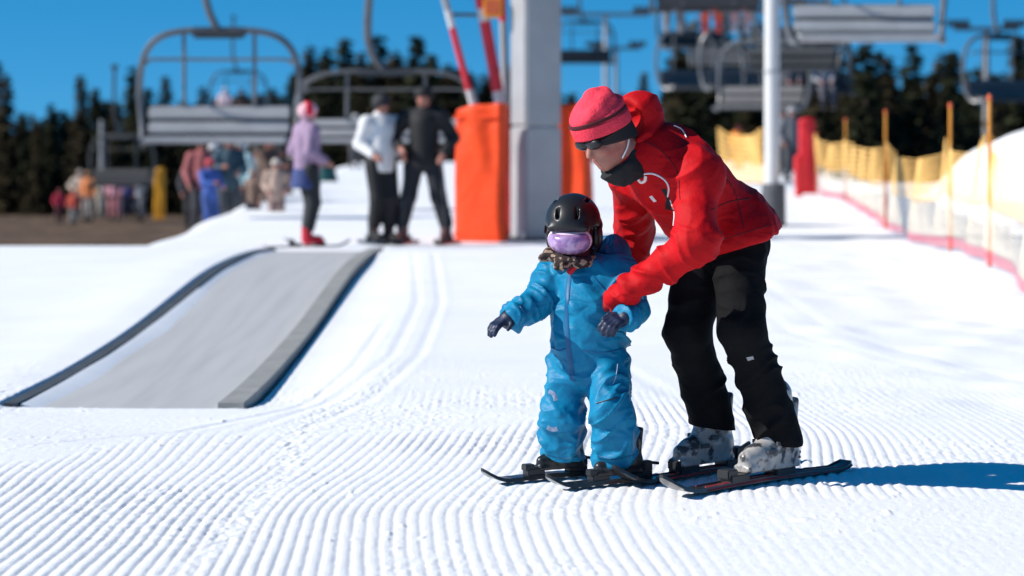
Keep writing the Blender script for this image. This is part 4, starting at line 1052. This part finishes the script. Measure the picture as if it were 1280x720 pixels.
def crash_pad(px0, px1, top, d, m, label, rz=0, depth=.22, name='crash_pad', zb_=None, straps=M['galv_dark'], turn=0):
    xa, xb = xz(px0, d), xz(px1, d); x0 = (xa + xb) / 2; z0 = snow_at(x0, d); H = CH - (top - HY) * d / F - z0
    r = rooted(name, (x0, d, z0), label, 'crash pad'); w = (xb - xa) / 2
    S = Sdf((-w - .1, -depth - .1, -.06), (w + .1, depth + .1, H + .1), max(.018, H / 80)); S.box((0, 0, H / 2), (w, depth * .6, H / 2 + .03), min(.035, w * .5), k=.01)
    v, f = S.mesh(1); n = normals(v, f)
    sag = .035 * (vnoise(v[:, 0] * 4.5 + d, v[:, 2] * 2.2, v[:, 1] * 4, 71) - .5) + .02 * np.sin(v[:, 0] * 14 + 3 * vnoise(v[:, 2] * 3, v[:, 0] * 3, s=72)) * sstep(.2, H, v[:, 2])
    v = v + n * sag[:, None]; v[:, 2] += .03 * np.sin(v[:, 0] * 7) * sstep(H * .7, H, v[:, 2])
    if rz: v = v @ np.array([[math.cos(rz), math.sin(rz), 0], [-math.sin(rz), math.cos(rz), 0], [0, 0, 1]])
    link_mesh('cover', mesh_np(v, f), m, r)
    for zz in (.06, .93):
        b = B(); b.box(((depth * .6 + .012) * math.sin(rz), -(depth * .6 + .012) * math.cos(rz), H * zz), (w * .97, .006, .018), rz); b.build('strap', m, r)
    return r
crash_pad(570, 633, 134, 29.9, M['pad_orange'], 'tall orange crash pad left of the grey tower column, beside the man in black', rz=R(-24))
crash_pad(699, 739, 134, 31.2, M['pad_orange'], 'orange crash pad on the other side of the grey tower, above the child helmet', rz=R(-24))
crash_pad(998, 1019, 150, 49, M['pad_red'], 'narrow red crash pad at the far end of the yellow net fence')
crash_pad(193, 206, 224, 90, M['pad_yellow'], 'slim yellow pad standing behind the crowd on bare earth').location.z = float(zb(90))
o = crash_pad(994, 1002, 196, 47, M['pad_red'], 'low red pad leaning in front of the narrow tall red one')

# red and white leaning poles behind the orange pad
def banded(px0, py0, px1, py1, d, r, bands, label):
    p0, p1 = W(px0, py0, d), W(px1, py1, d); u = p1 - p0; g = p0 + u * ((snow_at(p0[0], d) - p0[2]) / u[2]); root = rooted('barrier_pole', g, label, 'pole')
    for t0, t1, m in bands:
        b = B(); b.tube([p0 + u * t0 - g, p0 + u * t1 - g], r, 10); b.build('band', m, root)
    b = B(); b.tube([(0, 0, -.05), p0 - g], r * .98, 10); b.build('band', M['red_paint'], root)
    return root
WP, RP, GP = M['white_paint'], M['red_paint'], M['galv']
banded(592, 134, 556, 0, 30.6, .045, [(0, .16, WP), (.16, .74, RP), (.74, .9, WP), (.9, 1.4, GP)], 'thinner leaning red and white pole behind the orange pad')
banded(626, 134, 601, 0, 30.7, .075, [(0, .15, WP), (.15, .8, RP), (.8, .92, WP), (.92, 1.5, RP)], 'thicker leaning red pole behind the orange pad, close to the tower')
banded(632, 134, 628, 0, 31.0, .05, [(0, .8, GP), (.8, 1.4, RP)], 'upright pole between the thick red pole and the grey tower')
b = B(); p0, p1 = W(561, 18, 30.65), W(612, 19, 30.75); r = rooted('cross_tube', p0, 'dark horizontal tube joining the leaning red and white poles near the top edge', 'tube'); b.tube([(0, 0, 0), p1 - p0], .022, 8); b.build('shaft', M['galv_dark'], r)
b = B(); b.box((0, 0, 0), (.12, .08, .13), bev=.2); r = rooted('warning_box', W(616, 9, 30.4), 'amber box fixed between the red poles near the top edge', 'box'); b.build('case', M['pad_yellow'], r); b = B(); b.box((0, -.085, 0), (.09, .01, .09)); b.build('front_plate', M['fence_pole_low'], r)

# round white pole
wp = rooted('lift_pole', (xz(965, 34), 34, snow_at(xz(965, 34), 34)), 'slim round white pole with a dark padded foot right of the bending adult', 'pole')
b = B(); b.tube([(0, 0, -.2), (0, 0, 8)], .105, 16); b.build('shaft', M['white_paint'], wp)
S = Sdf((-.3, -.3, -.1), (.3, .3, .8), .02); S.cone((0, 0, 0), (.02, 0, .50), .19, .165, .02); S.plane((0, 0, .58), (0, 0, 1)); v, f = S.mesh(1)
link_mesh('foot_pad', mesh_np(v, f), M['pad_dark'], wp)
b = B(); b.tube([(0, 0, 2.1), (0, 0, 2.13)], .12, 16); b.build('collar', M['galv'], wp)

def grey_post(px, top, d, r, label, arm=None, base=None, name='lamp_post', cat='post'):
    x0 = xz(px, d); z0 = base if base is not None else float(zb(d)); H = CH - (top - HY) * d / F - z0
    q = rooted(name, (x0, d, z0), label, cat); b = B(); b.tube([(0, 0, -.2), (0, 0, H)], [r * 1.2, r], 10); b.build('shaft', M['galv'], q)
    if arm:
        b = B(); b.box((0, 0, H), (arm, .12, .07), bev=.3); b.build('cross_arm', M['steel'], q)
        for s in (-1, 1):
            b = B()
            for k in (-1, 0, 1): b.tube([(s * arm * .85 + k * .28, -.06, H + .22), (s * arm * .85 + k * .28, .06, H + .22)], .13, 10)
            b.box((s * arm * .85, 0, H + .12), (.42, .04, .05)); b.build('sheave_train', M['galv_dark'], q)
    return q
grey_post(127, 150, 98, .08, 'thin grey post standing in front of the dark trees at the left')
grey_post(757, 18, 100, .10, 'far grey lift tower with a cross arm against the blue sky', arm=1.8, name='lift_tower', cat='lift tower')
grey_post(770, 60, 118, .10, 'more distant lift tower with a cross arm just above the coral beanie', arm=1.2, name='lift_tower', cat='lift tower')
grey_post(1233, 36, 90, .11, 'far lift tower with a cross arm above the right end of the fence', arm=1.2, name='lift_tower', cat='lift tower')

# ------------------------------------------------------------------ fence with netting
FP = [(1330, 17.5), (1237, 22.0), (1188, 25.7), (1107, 33.2), (1057, 44.0), (1021, 48.5)]
FT = {17.5: 118, 22.0: 122, 25.7: 132, 33.2: 140, 44.0: 150, 48.5: 168}
FN = [None, 'amber fence pole with a red lower half, closest to the right edge', 'amber fence pole, second in from the right edge', 'amber fence pole where the yellow net peaks', 'slim far fence pole between the yellow peak and the red pad', 'fence pole hard against the narrow red pad']
pos = []
for (px, d), lab in zip(FP, FN):
    x0 = xz(px, d); z0 = snow_at(x0, d); pos.append(np.array([x0, d, z0]))
    if lab is None: continue
    H = CH - (FT[d] - HY) * d / F - z0
    r = rooted('fence_pole', (x0, d, z0), lab, 'fence pole', 'poles of the net fence')
    b = B(); b.tube([(0, 0, .42), (0, 0, H)], .017, 8); b.build('upper_pole', M['fence_pole'], r)
    b = B(); b.tube([(0, 0, -.1), (0, 0, .42)], .0185, 8); b.build('lower_pole', M['fence_pole_low'], r)
    b = B(); b.tube([(0, 0, H - .02), (0, 0, H + .03)], [.027, .018], 8); b.build('cap', M['fence_pole_low'], r)
def strands(P0, P1, top0, top1, z0f, z1f, cell, wd, m, name, parent, sagk=.09, seed=0):
    """a square mesh of cords between two poles, from fraction z0f to z1f of the hanging height"""
    L = np.linalg.norm((P1 - P0)[:2]); nx = max(8, int(L / cell)); nz = max(2, int(round((z1f - z0f) * 1.0 / cell)))
    u = np.linspace(0, 1, nx + 1); w = np.linspace(z0f, z1f, nz + 1)
    def pt(a, c):
        top = top0 * (1 - a) + top1 * a - sagk * (1 - (2 * a - 1) ** 2) - .10 * min(1, (min(a, 1 - a) * L) / .6)
        p = P0 * (1 - a) + P1 * a
        return np.array([p[0] + .05 * math.sin(a * L * 2.3 + c * 3 + seed), p[1], snow_at(p[0], p[1]) + .02 + c * top])
    g = [[pt(a, c) for c in w] for a in u]; b = B()
    for i in range(nx + 1):
        vs = []; n = len(w)
        t = (g[min(i + 1, nx)][0] - g[max(i - 1, 0)][0]); t /= np.linalg.norm(t)
        for j in range(n): vs += [g[i][j] - t * wd, g[i][j] + t * wd]
        b.add(vs, [(2 * j, 2 * j + 1, 2 * j + 3, 2 * j + 2) for j in range(n - 1)])
    for j in range(len(w)):
        vs = []
        for i in range(nx + 1): vs += [g[i][j] - [0, 0.002, wd * .65], g[i][j] + [0, -0.002, wd * .65]]
        b.add(vs, [(2 * i, 2 * i + 2, 2 * i + 3, 2 * i + 1) for i in range(nx)])
    for q in range(len(b.v)): b.v[q] = tuple(np.array(b.v[q]) - np.array(parent['_base']))
    me = bpy.data.meshes.new(name); me.from_pydata(b.v, [], b.f); me.update()
    return link_mesh(name, me, m, parent, smooth=False)
NL = ['sagging cream and yellow net with a red foot, at the right edge of the view', 'sagging net with a red foot between the two amber poles nearest the right edge', 'cream net with a yellow top and red foot leading up to the yellow peak', 'far net with a dense yellow top band left of the yellow peak', 'short yellow net that reaches the narrow red pad']
for i in range(len(pos) - 1):
    r = rooted('safety_net', (pos[i] + pos[i + 1]) / 2, NL[i], 'net', 'nets of the fence')
    P0, P1 = pos[i], pos[i + 1]; t = 1.16; cell = .036 if i < 3 else .08; wd = .0068 if i < 3 else .015
    strands(P0, P1, t, t, .50, 1.0, cell, wd * (.85 if i < 2 else 1.05), M['yellow_net'], 'yellow_band', r, seed=i)
    strands(P0, P1, t, t, .12, .50, cell, wd * .8, M['pale_net'], 'cream_mesh', r, seed=i)
    strands(P0, P1, t, t, .02, .12, cell, wd * .8, M['red_net'], 'red_foot', r, seed=i)
# second, lower run of yellow net beyond the adult's back
r = rooted('safety_net', (xz(950, 58), 58, 0), 'small yellow net behind the white pole beyond the bending adult', 'net', 'nets of the fence')
strands(np.array([xz(900, 58), 58.0, 0]), np.array([xz(955, 55), 55.0, 0]), 1.25, 1.25, .05, 1.0, .10, .022, M['yellow_net'], 'yellow_band', r, seed=8)

# ------------------------------------------------------------------ trees
def tree_mesh(H, rad, seed, dens=1.0):
    rng = np.random.default_rng(seed); V = []; Fc = []
    z = .35
    while z < H - .05:
        t = z / H; rr = rad * (1 - t) ** .85 * rng.uniform(.75, 1.2) + .06; nb = max(4, int(15 * (1 - t * .6) * dens))
        for k in range(nb):
            if rng.random() < .12: continue
            a = rng.uniform(0, 2 * math.pi); L = rr * rng.uniform(.55, 1.15); dr = L * rng.uniform(.15, .5)
            ns = max(2, int(L / .22))
            for q in range(ns):
                for rep in range(2):
                    f = (q + rng.uniform(.2, 1)) / ns; c = np.array([math.cos(a) * L * f, math.sin(a) * L * f, z - dr * f * f + rng.normal(0, .05)])
                    s = rng.uniform(.16, .32) * (1.15 - .5 * f); th = a + rng.normal(0, .8)
                    e1_ = np.array([math.cos(th), math.sin(th), rng.normal(-.25, .3)]) * s; e2_ = np.array([-math.sin(th), math.cos(th), rng.normal(0, .5)]) * s * .42
                    n = len(V); V += [c - e1_ * .3 - e2_ * .5, c + e1_ * .4 - e2_, c + e1_, c + e1_ * .3 + e2_]; Fc.append((n, n + 1, n + 2, n + 3))
        z += rng.uniform(.13, .24) * (1 if dens >= 1 else 1.5)
    n = len(V)
    for k in range(5):                                            # leader shoot
        a = rng.uniform(0, 6.28); c = np.array([0, 0, H - .25 + .07 * k]); e = np.array([math.cos(a) * .1, math.sin(a) * .1, .12])
        V += [c, c + e * .6 + [.03, 0, 0], c + e + [0, 0, .1], c + e * .4 + [0, .03, 0]]; Fc.append((n, n + 1, n + 2, n + 3)); n += 4
    return mesh_np(np.array(V), np.array(Fc))
protos = []
for k in range(5):
    H = 9.0; root = empty('spruce_tree', (0, 0, 0)); m = tree_mesh(H, (1.25, 1.05, 1.5, .9, 1.3)[k], 90 + k)
    b = B(); b.tube([(0, 0, -.3), (.03, 0, H * .5), (0, 0, H * .97)], [.17, .1, .015], 8); b.build('trunk', M['bark'], root)
    link_mesh('crown', m, M['needles2'] if k in (1, 3) else M['needles'], root, smooth=False); protos.append(root)
TREES = []   # tip px, tip row, depth, proto
for px, py in ((-8, 78), (8, 95), (29, 141), (47, 150), (63, 131), (80, 140), (101, 96), (119, 110), (141, 131), (167, 85), (184, 112), (207, 97), (228, 125), (253, 108), (272, 128), (322, 122), (341, 112)):
    TREES.append((px, py, random.uniform(107, 117), 'L'))
for px, py in ((366, 92), (388, 58), (409, 62), (432, 50), (452, 66), (472, 43), (495, 64), (521, 47), (541, 70), (560, 82), (585, 90), (610, 95), (715, 118), (742, 124), (805, 92), (832, 110), (849, 46), (866, 30), (886, 38), (905, 24), (928, 40), (950, 28), (972, 50)):
    TREES.append((px, py, random.uniform(104, 116), 'C'))
for px, py in ((1000, 62), (1022, 55), (1045, 60), (1064, 62), (1082, 56), (1099, 66), (1112, 72), (1141, 54), (1163, 96), (1189, 66), (1212, 104), (1246, 94), (1273, 44), (1290, 60)):
    TREES.append((px, py, random.uniform(84, 96), 'R'))
TL = {'L': ('dark narrow spruce behind the crowd on the left', 'spruces behind the crowd on the left'), 'C': ('far dark spruce at the end of the snow slope, behind the lift chairs', 'far spruces behind the lift chairs'), 'R': ('tall dark spruce behind the net fence and snow mound on the right', 'spruces behind the net fence on the right'), 'B': ('distant dark spruce in the second row of the wood', 'spruces of the second row')}
back = np.interp
tips = ([-40, 0, 150, 250, 380, 430, 540, 580, 640, 720, 800, 840, 860, 1000, 1100, 1160, 1230, 1330], [150, 152, 132, 130, 108, 84, 84, 96, 104, 124, 122, 104, 86, 84, 84, 112, 118, 92])
px = -30
while px < 1320:
    TREES.append((px, float(np.interp(px, *tips)) + random.uniform(-6, 16), random.uniform(122, 136), 'B')); px += random.uniform(15, 24)
for a, b, t0, t1, d0 in ((-15, 375, 122, 158, 118), (378, 640, 72, 104, 120), (842, 1300, 66, 104, 119)):
    px = a
    while px < b:
        TREES.append((px, random.uniform(t0, t1), random.uniform(d0, d0 + 3), 'B')); px += random.uniform(11, 19)
first = [True] * 5
for q, (px, py, d, g) in enumerate(TREES):
    k = q % 5 if g != 'B' else (q * 3) % 5
    o = protos[k] if first[k] else copy_tree(protos[k]); first[k] = False
    x0 = xz(px, d); z0 = float(zb(d)) - .1; H = CH - (py - HY) * d / F - z0
    s = H / 9.0; o.location = (x0, d, z0); sx = s * random.uniform(.85, 1.1) * (1.7 if g in 'CB' else 1.75); o.scale = (sx, sx, s); o.rotation_euler = (0, 0, random.uniform(0, 6.28))
    tag(o, TL[g][0], 'tree', TL[g][1])
# the wood behind reads as one mass
V, Fc = [], []
rng = np.random.default_rng(5)
for q in range(460):
    px = rng.uniform(-900, 2200); d = rng.uniform(142, 175); tip = np.interp(px, *tips) + rng.uniform(14, 40); x0 = xz(px, d); zt = CH - (tip - HY) * d / F; z0 = float(zb(d)); H = zt - z0
    for lv in np.linspace(.04, .98, 16):
        rr = (1 - lv) * H * .17 + .12; nb = 9
        for k in range(nb):
            a = rng.uniform(0, 6.28); c = np.array([x0, d, z0 + H * lv]); o_ = np.array([math.cos(a), math.sin(a), -.35]) * rr; s_ = np.array([-math.sin(a), math.cos(a), 0]) * rr * .42
            n = len(V); V += [c + [0, 0, .25], c + o_ * .6 + s_, c + o_ * rng.uniform(.8, 1.2), c + o_ * .6 - s_]; Fc.append((n, n + 1, n + 2, n + 3))
fo = link_mesh('far_forest', mesh_np(np.array(V), np.array(Fc)), M['needles'], None, smooth=False); tag(fo, 'dense dark wood that closes the view behind the single spruces', 'forest', kind='stuff')

# ------------------------------------------------------------------ light, sky, camera
SUN_EL, SUN_AZ = R(34), R(188)                     # azimuth counter-clockwise from +x: from the left
sd = Vector((math.cos(SUN_EL) * math.cos(SUN_AZ), math.cos(SUN_EL) * math.sin(SUN_AZ), math.sin(SUN_EL)))
l = bpy.data.lights.new('sun', 'SUN'); l.energy = 4.8; l.angle = R(.5); l.color = (1, .955, .89)
so = bpy.data.objects.new('sun', l); C.objects.link(so); so.rotation_euler = (-sd).to_track_quat('-Z', 'Y').to_euler(); so.location = (-20, 5, 20)
w = bpy.data.worlds.new('World'); bpy.context.scene.world = w; w.use_nodes = True
nt = w.node_tree; bg = nt.nodes['Background']
sky = nt.nodes.new('ShaderNodeTexSky'); sky.sky_type = 'NISHITA'; sky.sun_disc = False; sky.sun_elevation = SUN_EL; sky.sun_rotation = math.pi / 2 - SUN_AZ
sky.altitude = 2500; sky.air_density = 1.0; sky.dust_density = .1; sky.ozone_density = 3.0
# clear mountain air: lift the look-up so that the deep blue reaches the horizon
tc = nt.nodes.new('ShaderNodeTexCoord'); mp = nt.nodes.new('ShaderNodeVectorMath'); mp.operation = 'ADD'; mp.inputs[1].default_value = (0, 0, .15)
nm = nt.nodes.new('ShaderNodeVectorMath'); nm.operation = 'NORMALIZE'
nt.links.new(tc.outputs['Generated'], mp.inputs[0]); nt.links.new(mp.outputs[0], nm.inputs[0]); nt.links.new(nm.outputs[0], sky.inputs['Vector'])
hs = nt.nodes.new('ShaderNodeHueSaturation'); hs.inputs['Saturation'].default_value = 1.42; hs.inputs['Hue'].default_value = .49
nt.links.new(sky.outputs['Color'], hs.inputs['Color']); nt.links.new(hs.outputs['Color'], bg.inputs['Color']); bg.inputs['Strength'].default_value = .105

cam = bpy.data.cameras.new('camera'); co = bpy.data.objects.new('camera', cam); C.objects.link(co); co.location = (0, 0, CH); co.rotation_euler = (R(90), 0, 0)
cam.sensor_width = 36; cam.lens = F * 36 / 1280; cam.shift_y = -(360 - HY) / 1280; cam.clip_end = 12000; cam.clip_start = .1
cam.dof.use_dof = True; cam.dof.focus_distance = 9.62; cam.dof.aperture_fstop = 2.15; cam.dof.aperture_blades = 9
sc = bpy.context.scene; sc.camera = co
sc.view_settings.view_transform = 'Standard'; sc.view_settings.look = 'None'; sc.view_settings.gamma = 1; sc.view_settings.use_curve_mapping = False
sc.view_settings.exposure = .36
try:
    sc.cycles.use_denoising = True; sc.cycles.denoiser = 'OPENIMAGEDENOISE'
except Exception: pass
sc.cycles.max_bounces = 8; sc.cycles.diffuse_bounces = 4; sc.cycles.transparent_max_bounces = 8
for o in list(bpy.data.objects):
    if '_base' in o: del o['_base']
